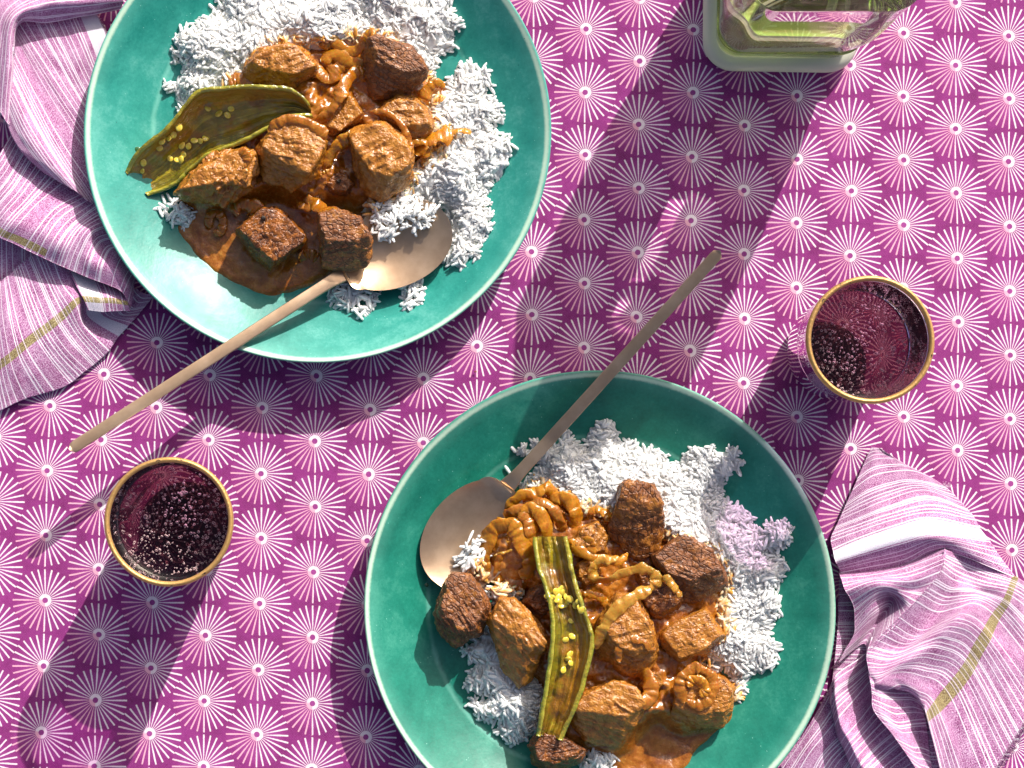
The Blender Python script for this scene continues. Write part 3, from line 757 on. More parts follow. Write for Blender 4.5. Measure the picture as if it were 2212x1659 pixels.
# ================================================================== water carafe
def rsq(r, cr, n=24):
    """rounded square ring, half width r, corner radius cr"""
    out = []
    for q in range(4):
        for i in range(n):
            a = q * math.pi / 2 + (i / (n - 1)) * math.pi / 2
            sx = (r - cr) * (1 if q in (0, 3) else -1); sy = (r - cr) * (1 if q in (0, 1) else -1)
            out.append((sx + cr * math.cos(a), sy + cr * math.sin(a)))
    return out
def carafe():
    c = P(1680, -3, 0); root = empty("water_carafe", (c.x, c.y, .0008), rz=math.radians(-1))
    tag(root, "clear pale green square glass water carafe at the edge of the tablecloth", "carafe")
    def loft(rings, mat, name, cap0=True, cap1=True):
        V = []; n = None
        for r, cr, z in rings:
            q = rsq(r, min(cr, r - .01)); n = len(q); V += [(x, y, z) for x, y in q]
        F = grid_faces(len(rings), n, wrap_v=True)[:, ::-1].tolist()
        if cap0: F.append(list(range(n)))
        if cap1: F.append([(len(rings) - 1) * n + k for k in range(n)][::-1])
        return mesh_obj(name, np.array(V) * K, F, mat, root)
    R = 45.5
    def wavy(rings, name, mat, inset=0.0, caster=True):
        V = []; n = None
        for r, cr, z in rings:
            q = np.array(rsq(r - inset, min(max(cr - inset, 2), r - inset - .01), 40)); n = len(q)
            d = q / (np.linalg.norm(q, axis=1)[:, None] + 1e-9)
            w_ = vnoise(np.stack([q[:, 0] * .035, q[:, 1] * .035, np.full(n, z * .022)], -1), 5) * 1.9 * min(1, z / 40)
            q = q + d * w_[:, None]; V += [(x, y, z) for x, y in q]
        F = grid_faces(len(rings), n, wrap_v=True)[:, ::-1].tolist() + [list(range(n)), [(len(rings) - 1) * n + k for k in range(n)][::-1]]
        o = mesh_obj(name, np.array(V) * K, F, mat, root); o.cycles.is_caustics_caster = caster; return o
    body = [(R - 12, 9, 4), (R - 9.5, 10, 5), (R - 8.5, 11, 9)] + [(R - 8.3 + 8.6 * min(1, (z - 12) / 62) ** .7, 12 + 6 * min(1, (z - 12) / 60), z) for z in np.linspace(14, 150, 36)] + [(R - 8, 24, 165), (26, 24, 180), (24, 23, 195)]
    wavy(body, "water_filled_glass", GLASS_C)
    loft([(R - 7, 12, .3), (R - 2.2, 16, .8), (R - .6, 18, 3), (R, 18, 6.5), (R - .8, 17.5, 9.5), (R - 3, 16, 11.8), (R - 6.5, 13, 12.8), (R - 8.3, 11, 12.9), (R - 8.3, 11, 4), (R - 9.3, 10.5, 2.6)], CREAM, "base_rim", True, False)
    br = lambda z: R - 8.3 + 8.6 * min(1, max(0, z - 12) / 62) ** .7
    gz = np.linspace(13.2, 40, 10)
    loft([(br(z) + .5, 12 + 6 * (z - 12) / 60, z) for z in gz] + [(br(z) + .15, 12 + 6 * (z - 12) / 60, z) for z in gz[::-1]], GREEN, "lime_band", False, False)
    loft([(R - 9.4, 10, 2.2), (R - 14, 9, 2.2), (R - 20, 8, 2.2), (R - 22, 7, 3.6), (R - 12.4, 9, 3.9), (R - 9.4, 10, 3.6)], GREEN, "green_tint", True, False)
    return root
# ================================================================== napkins
def napkin_material():
    m = Mat("striped_chambray"); nt = m.nt
    uvn = m.node("UVMap"); sp = m.node("SeparateXYZ"); nt.links.new(uvn.outputs[0], sp.inputs[0])
    U, V = N(nt, sp.outputs[0]), N(nt, sp.outputs[1])          # millimetres along / across the stripes
    mp = lambda s, r=(0, 0, 0): (lambda q: (nt.links.new(uvn.outputs[0], q.inputs[0]), setattr(q.inputs['Scale'], 'default_value', s), q.outputs[0])[2])(m.node("Mapping"))
    slub = m.noise(mp((.05, 1.5, 1)), 1, 3, .7); slub2 = m.noise(mp((1.5, .07, 1)), 1, 3, .7)
    th = m.noise(mp((1.6, 1.6, 1)), 1, 2, .7); blot = m.noise(mp((.09, .14, 1)), 1, 3, .6)
    wv = (U * (2 * math.pi / .9)).f('SINE') * (V * (2 * math.pi / .9)).f('SINE')
    t = slub * .32 + slub2 * .32 + (th - .5) * 1.15 + blot * .36 + wv * .10 + .02
    base = m.ramp(t, [(.30, (.10, .008, .055)), (.45, (.33, .09, .25)), (.58, (.50, .27, .45)), (.76, (.70, .54, .67))])
    # single white threads at uneven spacing
    wob = (m.noise(mp((.03, .03, 1)), 1, 1) - .5) * .8
    def lines(per, seed, prob, wid):
        q = (V + wob + seed) / per; k = q.f('FLOOR'); fr = q.f('FRACT')
        wn_ = m.node("TexWhiteNoise", noise_dimensions='1D'); m.set(wn_.inputs['W'], k + seed); r = N(nt, wn_.outputs['Value'])
        pos = .25 + r * .5; return ((fr - pos).f('ABSOLUTE') * per - wid).step(-.10, .16, 1, 0) * (r * 7.77).f('FRACT').f('LESS_THAN', prob)
    ln = lines(3.7, 3.0, .75, .22).f('MAXIMUM', lines(7.3, 11.0, .7, .33))
    c = m.mix(ln * (.80 + wv * .1), base, (.86, .80, .88))
    band = m.attr("band"); wt = m.mix(th.step(.35, .65, 0, 1), (.56, .49, .60), (.74, .71, .78))
    c = m.mix(band.step(.35, .65), c, wt)
    ol = m.attr("olive"); oc = m.ramp(t, [(.35, (.10, .06, .03)), (.6, (.33, .27, .10)), (.8, (.55, .50, .30))])
    c = m.mix(ol.step(.4, .6) * (.95 - ln * .5), c, oc)
    b = m.bump(wv * .35 + th + ln * .4, .00025, .8)
    m.bsdf(Base_Color=c, Roughness=.9, Normal=b, Sheen_Weight=.2, Specular_IOR_Level=.15); return m.m
def fold(grid, z, parent, conv, vscale=None, band=None, olive=None, seed=0, off=(0, 0), nu=110, wr=.55, sag=0):
    """grid[j][i]: stripe polylines traced on the photograph; z[j][i] (or one row) heights mm"""
    G = np.array(grid, float); J, I = G.shape[:2]; Z = np.array(z, float)
    if Z.ndim == 1: Z = np.tile(Z, (J, 1))
    W = np.zeros((J, I, 3))
    for j in range(J):
        for i in range(I):
            x, y = conv(*G[j, i]); W[j, i] = np.array(P(x, y, Z[j, i])) * 1000
    nv = nu
    R = np.stack([crspline(W[j], nu) for j in range(J)])            # J,nu,3
    S = np.stack([crspline(R[:, i], nv) for i in range(nu)], 1)      # nv,nu,3
    seg_u = np.linalg.norm(np.diff(S, axis=1), axis=2).mean(0); seg_v = np.linalg.norm(np.diff(S, axis=0), axis=2).mean(1)
    u = np.r_[0, np.cumsum(seg_u)] + off[0]; v = np.r_[0, np.cumsum(seg_v)] + off[1]
    Ug, Vg = np.meshgrid(u, v); ti = np.linspace(0, I - 1, nu); tj = np.linspace(0, J - 1, nv); TI, TJ = np.meshgrid(ti, tj)
    p = S.reshape(-1, 3)
    w_ = np.stack([Ug.ravel() * .03, Vg.ravel() * .085, 0 * Ug.ravel()], -1)
    p[:, 2] += wr * fbm(w_, seed, 3) * 1.4
    bd = np.zeros_like(TI); ol = np.zeros_like(TI)
    if band is not None: bd = ((TJ > band[0]) & (TJ < band[1])).astype(float)
    if olive is not None:
        hw = olive[1]; ol = (np.abs(TI - olive[0]) < hw).astype(float)
        if len(olive) > 2: ol *= (TJ >= olive[2]) & (TJ <= olive[3])
    th = .5; F = grid_faces(nv, nu)
    # give the cloth a thickness
    n = np.cross(np.gradient(S, axis=1).reshape(-1, 3), np.gradient(S, axis=0).reshape(-1, 3)); n /= np.linalg.norm(n, axis=1)[:, None] + 1e-9
    n[n[:, 2] < 0] *= -1
    lo = p - n * th; nn = len(p); F2 = F[:, ::-1] + nn
    b1 = np.arange(nu); b2 = (nv - 1) * nu + b1; b3 = np.arange(nv) * nu; b4 = b3 + nu - 1; E = []
    for b in (b1, b2, b3, b4): E.append(np.stack([b[:-1], b[1:], b[1:] + nn, b[:-1] + nn], -1))
    uv = np.stack([Ug.ravel(), Vg.ravel()], -1); org = np.array(parent.location)
    mesh_obj("fold", np.vstack([p, lo]) * K - org, np.vstack([F, F2] + E), NAPKIN, parent, uv=np.vstack([uv, uv]), attrs={"band": np.r_[bd.ravel(), bd.ravel()], "olive": np.r_[ol.ravel(), ol.ravel()]})
n1 = lambda x, y: (.2845 * x, .2845 * y)
n2 = lambda x, y: (.2845 * x, 413 + .2845 * y)
n7 = lambda x, y: (1622 + .4445 * x, 921.7 + .4445 * y)
def fringe(parent, line, conv, z, length, n, seed, side):
    rs = np.random.default_rng(seed); w3 = crspline([[*(P(*conv(x, y), z) * 1000)] for x, y in line], n); t = np.gradient(w3, axis=0); t /= np.linalg.norm(t, axis=1)[:, None]
    V, F = [], []
    for i in range(n):
        o = np.array([t[i][1], -t[i][0], 0]) * side; s = t[i]; L = length * rs.uniform(.5, 1.2); a = w3[i]; bdir = o * L + s * rs.normal(0, .6) * L * .4
        k = len(V); w_ = s * .16
        mid = a + bdir * .5 + np.array([0, 0, rs.uniform(-.2, .4)]); e = a + bdir - np.array([0, 0, .8])
        for q in (a, mid, e):
            V += [q - w_, q + w_, q + np.array([0, 0, .3])]
        for r in range(2):
            b = k + r * 3; F += [[b, b + 1, b + 4, b + 3], [b + 1, b + 2, b + 5, b + 4], [b + 2, b, b + 3, b + 5]]
    mesh_obj("fringe", np.array(V) * K - np.array(parent.location), F, NAPKIN, parent, uv=np.array(V)[:, :2])['kind'] = 'stuff'
def napkin_left():
    c = P(90, 380, 0); e = empty("napkin", (c.x, c.y, .001)); tag(e, "crumpled purple and white striped napkin under the left edge of the upper plate", "napkin", "striped cloth napkins")
    fold([[(-120, 180), (-120, 500), (-120, 900)], [(-20, 220), (-20, 500), (-20, 850)], [(120, 300), (120, 500), (130, 760)], [(320, 400), (330, 560), (340, 760)]], [1.6, 1.8, 1.6], e, n2, seed=3, wr=.2)
    D = [[(-120, 800), (-100, 1100), (-80, 1370), (-60, 1530), (-40, 1690)], [(0, 690), (20, 980), (70, 1270), (120, 1430), (190, 1580)], [(80, 620), (150, 900), (230, 1130), (350, 1320), (480, 1490)],
         [(170, 540), (270, 800), (370, 1030), (490, 1210), (650, 1368)], [(270, 480), (370, 720), (480, 940), (590, 1110), (750, 1288)], [(400, 510), (470, 700), (575, 845), (640, 1020), (830, 1212)],
         [(510, 560), (570, 720), (640, 820), (660, 960), (890, 1117)], [(700, 660), (700, 800), (740, 880), (780, 950), (970, 1030)], [(900, 760), (900, 820), (920, 880), (960, 930), (1070, 915)], [(1040, 740), (1060, 760), (1080, 770), (1110, 780), (1175, 785)]]
    fold(D, [[4, 6, 7, 5, 2], [4, 9, 10, 7, 2], [4, 9, 11, 8, 2], [5, 8, 11, 8, 2], [5, 8, 12, 8, 2], [6, 9, 14, 9, 2.4], [6, 9, 12, 4, 2.4], [5, 6, 5, 3, 2.4], [4, 4, 3, 3, 2.4], [3, 3, 3, 3, 2.4]], e, n2, seed=5, olive=(2.0, .13, 0, 5.6), band=(6.15, 7.1), off=(0, 2), wr=.5)
    fold([[(500, 560), (590, 740), (632, 815), (668, 905)], [(600, 620), (660, 750), (690, 820), (720, 912)], [(700, 660), (745, 770), (765, 825), (780, 918)], [(820, 700), (850, 770), (860, 830), (872, 912)], [(930, 750), (955, 800), (970, 850), (988, 908)]],
         [7, 13, 16, 14], e, n2, seed=8, band=(.2, 2.05), olive=(2.0, .3), off=(10, 40), wr=.3, nu=80)
    C = [[(-160, -100), (-110, -150), (-20, -260), (80, -430)], [(-120, 180), (-40, 60), (70, -80), (190, -280)], [(-30, 330), (60, 200), (200, 50), (360, -140)], [(110, 400), (210, 260), (350, 100), (540, -20)],
         [(240, 465), (330, 310), (450, 160), (660, 40)], [(390, 535), (450, 390), (560, 250), (760, 100)], [(540, 600), (590, 450), (680, 300), (840, 230)], [(680, 660), (710, 530), (780, 400), (910, 375)],
         [(830, 715), (860, 590), (905, 500), (970, 470)], [(930, 770), (960, 700), (990, 640), (1020, 600)], [(995, 885), (1010, 800), (1020, 720), (1040, 650)]]
    fold(C, [[8, 13, 13, 8]] * 2 + [[15, 19, 15, 9]] * 3 + [[16, 21, 14, 9], [16, 19, 19, 10], [17, 21, 13, 11], [17, 20, 15, 10], [18, 18, 13, 9], [12, 12, 9, 7]], e, n2, seed=12, olive=(.26, .16, 1.6, 4.6), off=(0, 80), wr=.6)
    Bp = [[(40, 900), (100, 1060), (200, 1195), (335, 1315)], [(80, 690), (220, 980), (390, 1240), (570, 1450)], [(105, 480), (260, 800), (450, 1150), (710, 1530)], [(120, 290), (300, 620), (520, 980), (760, 1330)],
          [(130, 150), (330, 470), (560, 820), (780, 1150)], [(330, 130), (480, 420), (640, 720), (800, 950)], [(560, 95), (660, 330), (740, 520), (840, 650)], [(720, 80), (800, 240), (830, 350), (880, 450)]]
    fold(Bp, [[17, 18, 18, 17], [18, 21, 21, 17], [14, 15, 15, 13], [11, 12, 12, 8], [9, 12, 11, 6], [8, 12, 9, 5], [7, 10, 8, 4], [5, 7, 6, 3]], e, n1, seed=17, band=(6.2, 6.95), off=(0, 30), wr=.5)
    Ap = [[(-90, 600), (-90, 200), (-40, -60), (200, -160), (500, -190), (1000, -150)], [(-40, 760), (-20, 330), (50, 80), (300, -70), (600, -90), (960, -80)], [(10, 860), (40, 500), (95, 140), (340, 30), (640, 0), (940, -20)],
          [(45, 920), (80, 540), (122, 165), (345, 95), (620, 70), (935, 25)], [(70, 950), (105, 520), (134, 190), (360, 175), (610, 128), (915, 72)]]
    fold(Ap, [[9, 9, 9, 9, 9, 9], [16, 19, 20, 19, 17, 14], [19, 23, 26, 24, 21, 16], [19, 22, 24, 20, 18, 14], [18, 17, 15, 13, 12, 9]], e, n1, seed=21, off=(0, 60), wr=.7, nu=130)
    fringe(e, [(700, 90), (760, 170), (800, 250)], n1, 5, 1.6, 30, 3, -1)
    return e
def napkin_right():
    c = P(1950, 1350, 0); e = empty("napkin", (c.x, c.y, .001)); tag(e, "gathered purple and white striped napkin with a pointed corner right of the lower plate", "napkin", "striped cloth napkins")
    fold([[(430, 690), (600, 680), (800, 640), (940, 620)], [(420, 1000), (700, 1000), (900, 1000), (1200, 1000)], [(390, 1300), (700, 1300), (1000, 1300), (1250, 1300)], [(360, 1700), (700, 1700), (1000, 1700), (1120, 1700)]], [1.6, 1.6, 1.6, 1.6], e, n7, seed=3, wr=.2)
    T = [[(588, 97), (600, 99), (612, 101), (625, 107), (640, 116)], [(540, 200), (600, 165), (680, 158), (720, 168), (765, 190)], [(497, 300), (590, 235), (700, 212), (790, 212), (875, 245)], [(455, 390), (560, 328), (680, 285), (800, 268), (962, 305)],
         [(420, 470), (540, 420), (660, 372), (850, 320), (1042, 388)], [(390, 540), (500, 500), (680, 440), (880, 400), (1085, 440)], [(400, 605), (520, 552), (700, 490), (870, 450), (1118, 498)], [(412, 655), (560, 608), (720, 560), (900, 520), (1158, 548)],
         [(432, 700), (560, 672), (740, 632), (930, 562), (1205, 622)], [(440, 752), (560, 735), (740, 700), (945, 612), (1290, 735)]]
    fold(T, [[2, 2, 2, 2, 2], [2, 3, 3, 3, 2], [3, 4, 4, 4, 2], [3, 6, 5, 5, 2], [4, 7, 8, 6, 2], [6, 9, 12, 9, 3], [9, 12, 15, 14, 4], [12, 15, 18, 19, 5], [5, 7, 9, 17, 6], [3, 3, 4, 10, 7]], e, n7, seed=31, band=(5.95, 7.02), off=(0, 7), wr=.35)
    Q = [[(940, 595), (1000, 615), (1060, 640), (1150, 675), (1288, 728), (1380, 790)], [(935, 680), (990, 720), (1050, 745), (1130, 770), (1262, 800), (1380, 880)], [(880, 760), (960, 800), (1040, 800), (1120, 810), (1235, 862), (1380, 1010)],
         [(800, 850), (900, 900), (1000, 880), (1090, 860), (1190, 925), (1380, 1160)], [(710, 940), (820, 1000), (940, 950), (1030, 920), (1150, 1000), (1370, 1300)], [(620, 1030), (740, 1070), (880, 1010), (980, 990), (1110, 1070), (1332, 1432)],
         [(565, 1100), (690, 1120), (830, 1070), (930, 1060), (1070, 1150), (1275, 1525)], [(570, 1170), (650, 1170), (770, 1130), (880, 1130), (1030, 1210), (1225, 1600)], [(585, 1230), (630, 1220), (720, 1180), (840, 1190), (980, 1270), (1165, 1690)],
         [(600, 1290), (640, 1260), (700, 1225), (800, 1250), (920, 1340), (1080, 1730)], [(795, 1240), (812, 1290), (830, 1330), (842, 1370), (856, 1412), (940, 1740)]]
    fold(Q, [[18, 10, 6, 6, 7, 3], [20, 11, 6, 8, 9, 2], [20, 10, 13, 8, 9, 2], [20, 9, 14, 14, 8, 2], [20, 10, 16, 18, 10, 2], [21, 11, 17, 19, 10, 2], [22, 15, 18, 17, 9, 2], [21, 18, 20, 15, 8, 2], [18, 20, 20, 15, 8, 3], [13, 20, 18, 14, 9, 4], [3, 4, 9, 12, 13, 5]], e, n7, seed=37, olive=(4.0, .12), off=(0, 33), wr=.5, nu=150)
    R3 = [[(425, 705), (560, 690), (740, 655), (945, 590)], [(440, 745), (580, 730), (760, 695), (945, 625)], [(455, 790), (600, 745), (780, 740), (925, 690)], [(480, 830), (620, 765), (780, 790), (875, 775)], [(500, 880), (620, 798), (700, 805), (800, 865)],
          [(505, 950), (600, 850), (690, 830), (730, 935)], [(500, 1010), (590, 920), (672, 880), (645, 1020)], [(460, 1080), (540, 1010), (610, 965), (575, 1090)], [(425, 1150), (480, 1100), (550, 1055), (568, 1110)]]
    fold(R3, [[3, 3, 4, 14], [10, 10, 12, 19], [16, 17, 18, 20], [14, 20, 16, 19], [11, 18, 15, 19], [10, 14, 4, 19], [9, 11, 3, 20], [9, 8, 3, 21], [9, 6, 4, 20]], e, n7, seed=41, off=(0, 70), wr=.4)
    fold([[(405, 1230), (330, 1370), (250, 1500), (140, 1650)], [(425, 1370), (350, 1470), (270, 1570), (190, 1700)], [(480, 1490), (400, 1560), (340, 1630), (300, 1720)], [(580, 1560), (500, 1640), (460, 1700), (420, 1760)]], [[4, 4, 4, 3], [5, 7, 7, 5], [4, 5, 5, 4], [3, 3, 3, 3]], e, n7, seed=43, off=(0, 15), wr=.5)
    R4 = [[(568, 1095), (500, 1145), (440, 1185), (402, 1225), (385, 1285)], [(575, 1180), (500, 1245), (440, 1290), (408, 1320), (390, 1370)], [(585, 1260), (525, 1340), (465, 1415), (435, 1455), (415, 1490)], [(610, 1380), (560, 1440), (505, 1500), (475, 1530), (450, 1570)],
          [(700, 1480), (630, 1540), (565, 1600), (530, 1640), (500, 1690)], [(820, 1640), (730, 1700), (660, 1750), (610, 1790), (560, 1830)]]
    fold(R4, [[3, 8, 12, 14, 5], [3, 8, 14, 17, 6], [3, 7, 13, 17, 7], [3, 7, 13, 18, 7], [3, 6, 12, 17, 6], [3, 5, 10, 15, 5]], e, n7, seed=47, off=(0, 44), wr=.6)
    R5 = [[(572, 1190), (620, 1222), (680, 1218), (750, 1225), (800, 1238)], [(588, 1290), (640, 1310), (700, 1320), (780, 1320), (830, 1350)], [(598, 1380), (650, 1405), (710, 1440), (790, 1430), (850, 1425)], [(680, 1485), (725, 1505), (770, 1525), (820, 1525), (866, 1540)],
          [(755, 1590), (790, 1615), (820, 1635), (850, 1645), (882, 1660)], [(830, 1700), (850, 1710), (870, 1720), (890, 1730), (910, 1740)]]
    fold(R5, [[19, 14, 4, 3, 3], [20, 18, 8, 3, 3], [20, 19, 10, 3, 3], [19, 17, 9, 4, 3], [17, 14, 8, 5, 4], [14, 11, 8, 6, 5]], e, n7, seed=53, off=(0, 90), wr=.4)
    fringe(e, [(1380, 1360), (1332, 1432), (1275, 1525), (1225, 1600), (1165, 1690)], n7, 2.2, 4.0, 170, 5, -1)
    fringe(e, [(930, 282), (945, 290), (962, 300)], n7, 2, 3.0, 14, 6, -1)
    return e
# ================================================================== assemble
build_cloth()
pc1 = plate(686, 284, 1, "teal ceramic plate holding rice and curry in the upper left")
pc2 = plate(1295, 1311, 4, "teal ceramic plate holding rice and curry in the lower right")
RICE = rice_material(); STAINED = stained_rice_material(); SAUCE = sauce_material()
MEAT = meat_material("braised_beef", (.34, .125, .018), (.24, .080, .018), -.02)
MEAT_S = meat_material("sauce_coated_beef", (.42, .165, .022), (.27, .095, .018), .12, .18)
MEAT_D = meat_material("dark_braised_beef", (.30, .095, .010), (.17, .052, .010), .0, .20)
ONION = onion_material("curried_onion", (.42, .15, .006), (.58, .27, .02), .3); ONION_S = onion_material("sauce_coated_onion", (.30, .10, .006), (.44, .17, .015), .2); ONION_P = onion_material("pale_onion", (.46, .22, .02), (.58, .34, .06), .35)
CHILLI = chilli_material(); SEED = seed_material(); BRONZE = bronze_material()
GLASS_P = tinted_glass("purple_glass", (.84, .70, .84), ior=1.5, deep=(.78, .58, .78)); GOLD = gold_material(); WINE = wine_material(); BUBBLE = bubble_material()
NAPKIN = napkin_material()
def cloudy(name, see, body, f_body, rough=.05, ior=1.45, refr=0.0):
    m = Mat(name); nt = m.nt; tr = m.node("BsdfTransparent"); tr.inputs[0].default_value = (*see, 1)
    df = m.node("BsdfTranslucent"); df.inputs[0].default_value = (*body, 1); d2 = m.node("BsdfDiffuse"); d2.inputs[0].default_value = (*body, 1)
    gl = m.node("BsdfGlossy"); gl.inputs['Roughness'].default_value = rough; fr = m.node("Fresnel"); fr.inputs[0].default_value = ior
    a, b, c = m.node("MixShader"), m.node("MixShader"), m.node("MixShader"); a.inputs[0].default_value = .5; L_ = nt.links.new
    L_(d2.outputs[0], a.inputs[1]); L_(df.outputs[0], a.inputs[2])
    m.set(b.inputs[0], m.noise(m.coord(), .05, 3) * .4 + (f_body - .2)); first = tr.outputs[0]
    if refr:
        rg = m.node("BsdfRefraction"); rg.inputs['IOR'].default_value = 1.33; rg.inputs[0].default_value = (*see, 1); r2 = m.node("MixShader"); r2.inputs[0].default_value = refr
        L_(tr.outputs[0], r2.inputs[1]); L_(rg.outputs[0], r2.inputs[2]); first = r2.outputs[0]
    L_(first, b.inputs[1]); L_(a.outputs[0], b.inputs[2])
    L_(fr.outputs[0], c.inputs[0]); L_(b.outputs[0], c.inputs[1]); L_(gl.outputs[0], c.inputs[2]); L_(c.outputs[0], m.out.inputs[0]); return m.m
CREAM = cloudy("frosted_glass_painted_glow", (.97, .98, .90), (.97, .98, .80), 1.2, .3, 1.15)  # sun glow inside the thick carafe base, put into its cream colour
GREEN = cloudy("green_tinted_glass", (.86, .97, .62), (.62, .80, .22), .38, .1, 1.2)
GLASS_C = None
def clear_body(name, ior, col, see):
    m = Mat(name); g = m.node("BsdfPrincipled"); g.inputs['Base Color'].default_value = (*col, 1); g.inputs['Roughness'].default_value = .03; g.inputs['IOR'].default_value = ior; g.inputs['Transmission Weight'].default_value = 1
    t = m.node("BsdfTransparent"); t.inputs[0].default_value = (*col, 1); x = m.node("MixShader"); x.inputs[0].default_value = see; L_ = m.nt.links.new
    L_(g.outputs[0], x.inputs[1]); L_(t.outputs[0], x.inputs[2]); L_(x.outputs[0], m.out.inputs[0]); return m.m
GLASS_C = clear_body("pale_green_glass", 1.38, (.99, 1.0, .95), 0.0)

# ---- curry on the upper plate (A = its tracing frame)
curryA = A([(690, 370), (760, 320), (900, 200), (1070, 190), (1150, 175), (1320, 150), (1420, 200), (1560, 330), (1620, 375), (1585, 450), (1580, 540), (1640, 590), (1600, 680), (1500, 750), (1480, 810), (1400, 860), (1320, 890),
            (1295, 1000), (1150, 1165), (1030, 1240), (930, 1272), (820, 1268), (700, 1215), (585, 1135), (505, 1045), (470, 975), (530, 920), (470, 850), (600, 680), (700, 540)])
poolA = A([(380, 900), (600, 880), (760, 870), (900, 830), (1060, 880), (1320, 900), (1320, 1300), (900, 1400), (380, 1300)])
sauce("curry_sauce", curryA, pc1, "glossy brown curry sauce pooled over the rice on the upper plate", 3, poolA)
riceA = [(520, -150), (475, -40), (468, 15), (430, 28), (408, 52), (386, 58), (380, 92), (362, 112), (392, 135), (378, 165), (358, 178), (380, 205), (386, 245), (430, 262), (500, 330), (600, 430), (720, 450), (800, 470), (880, 455), (950, 450), (972, 480), (962, 520), (948, 548), (985, 578), (1028, 552), (1036, 512), (1060, 482), (1050, 405),
         (1080, 385), (1104, 345), (1098, 300), (1060, 272), (1088, 248), (1062, 205), (1050, 150), (1005, 135), (985, 160), (958, 190), (940, 160), (948, 120), (985, 98), (978, 72), (995, 45), (975, 20), (985, -10), (940, -20), (925, -80), (860, -150), (700, -185)]
coverA = poly_w(curryA, 12, len(curryA) * 3)
rice_heap("steamed_rice", riceA, pc1, 14, 4300, 300, "heap of white steamed rice around the curry on the upper plate", 5, cover=coverA, zt=13, stain_poly=coverA)

# small separate clumps
def clump(pts, count, h, label, seed, pc, n_parts=20, **kw):
    return rice_heap("rice_clump", pts, pc, h, count, n_parts, label, seed, edge=3.0, warp=1.0, group="small clumps of rice", base=False, **kw)
clump(A([(385, 905), (400, 860), (440, 850), (500, 850), (535, 880), (530, 930), (515, 960), (480, 985), (440, 970), (420, 930)]), 60, 6, "small clump of rice beside the open end of the chilli, left of the sauce pool", 31, pc1)
clump(A([(1120, 1225), (1140, 1200), (1220, 1190), (1330, 1200), (1350, 1230), (1330, 1300), (1290, 1340), (1250, 1365), (1180, 1320), (1130, 1290)]), 130, 8, "ragged rice clump just below the neck of the spoon on the upper plate", 32, pc1)
clump(A([(1400, 1200), (1450, 1160), (1510, 1130), (1530, 1190), (1540, 1240), (1520, 1290), (1470, 1335), (1450, 1290), (1420, 1230)]), 85, 7, "narrow rice clump below the rim of the spoon bowl on the upper plate", 33, pc1)
e = empty("rice_grain", P(835, 637, WELL_Z)); g_ = grain_template(7.0, 1.9, .2, 3)
bpy.data.objects.remove(e); o = mesh_obj("rice_grain", g_[0] * K, g_[1], RICE); o.location = P(835, 637, WELL_Z + 1.5); o.rotation_euler = (0, 0, 1.0)
tag(o, "single grain of rice lying alone between two clumps below the spoon bowl", "rice grain")
RPC = pc1
clump(A([(1290, 900), (1310, 880), (1420, 860), (1500, 850), (1560, 890), (1600, 900), (1560, 950), (1520, 1010), (1480, 985), (1420, 1010), (1360, 1040), (1310, 1000)]), 150, 6, "rice lying on the spoon bowl beside the beef on the upper plate", 34, pc1, n_parts=30, zbase=17, stain_poly=coverA, zt=20)

def C_(o_, t_, z0, z1, label, mat, seed, conv, **kw): return chunk(conv(o_), conv(t_) if t_ else None, z0, z1, label, mat, seed, **kw)
cA = lambda o_, t_, z0, z1, label, mat, seed, **kw: C_(o_, t_, z0, z1, label, mat, seed, A, **kw)
cB = lambda o_, t_, z0, z1, label, mat, seed, **kw: C_(o_, t_, z0, z1, label, mat, seed, B, **kw)
cA([(745, 300), (760, 262), (830, 200), (950, 185), (1030, 212), (1080, 290), (1068, 330), (960, 385), (850, 375), (760, 345)], [(785, 262), (835, 208), (985, 192), (1068, 285), (960, 318), (860, 300)], 10, 34, "smooth sauce-coated beef cube at the top left of the upper curry, above the chilli", MEAT_S, 1, fibre=.3)
cA([(1265, 230), (1290, 172), (1330, 150), (1480, 195), (1560, 300), (1548, 350), (1480, 405), (1320, 445), (1290, 400), (1270, 300)], [(1305, 165), (1340, 155), (1480, 200), (1552, 300), (1440, 308), (1335, 235)], 10, 38, "large cracked brown beef cube at the top right of the upper curry, against the rice", MEAT, 2, fibre=-.5)
cA([(1085, 560), (1130, 470), (1210, 395), (1285, 490), (1272, 522), (1120, 605), (1090, 580)], [(1120, 540), (1150, 480), (1205, 410), (1272, 488), (1180, 560)], 9, 31, "beef piece crossed by a long onion strap in the middle of the upper curry", MEAT_S, 3, fibre=.8)
cA([(1310, 500), (1340, 455), (1430, 408), (1520, 425), (1580, 520), (1575, 580), (1510, 640), (1400, 570)], [(1350, 475), (1430, 420), (1510, 440), (1562, 530), (1440, 545)], 9, 30, "beef piece at the right of the upper curry with a see-through onion arc on it", MEAT_S, 4, fibre=.1)
cA([(1208, 585), (1240, 552), (1360, 525), (1440, 568), (1492, 650), (1497, 762), (1440, 832), (1340, 878), (1278, 830), (1228, 720)], [(1218, 580), (1360, 532), (1482, 655), (1478, 700), (1400, 765), (1300, 735), (1240, 650)], 10, 39, "big coarse-grained beef cube right of centre in the upper curry, beside an onion loop", MEAT_S, 5, fibre=.5, amp=.7)
cA([(803, 640), (870, 562), (960, 505), (1060, 540), (1130, 610), (1082, 700), (1065, 780), (960, 838), (850, 780), (828, 700)], [(835, 630), (880, 565), (960, 515), (1055, 550), (1118, 612), (1075, 690), (1040, 745), (930, 700)], 10, 39, "beef cube at the centre of the upper curry with onion on its top edge", MEAT_S, 6, fibre=-.2)
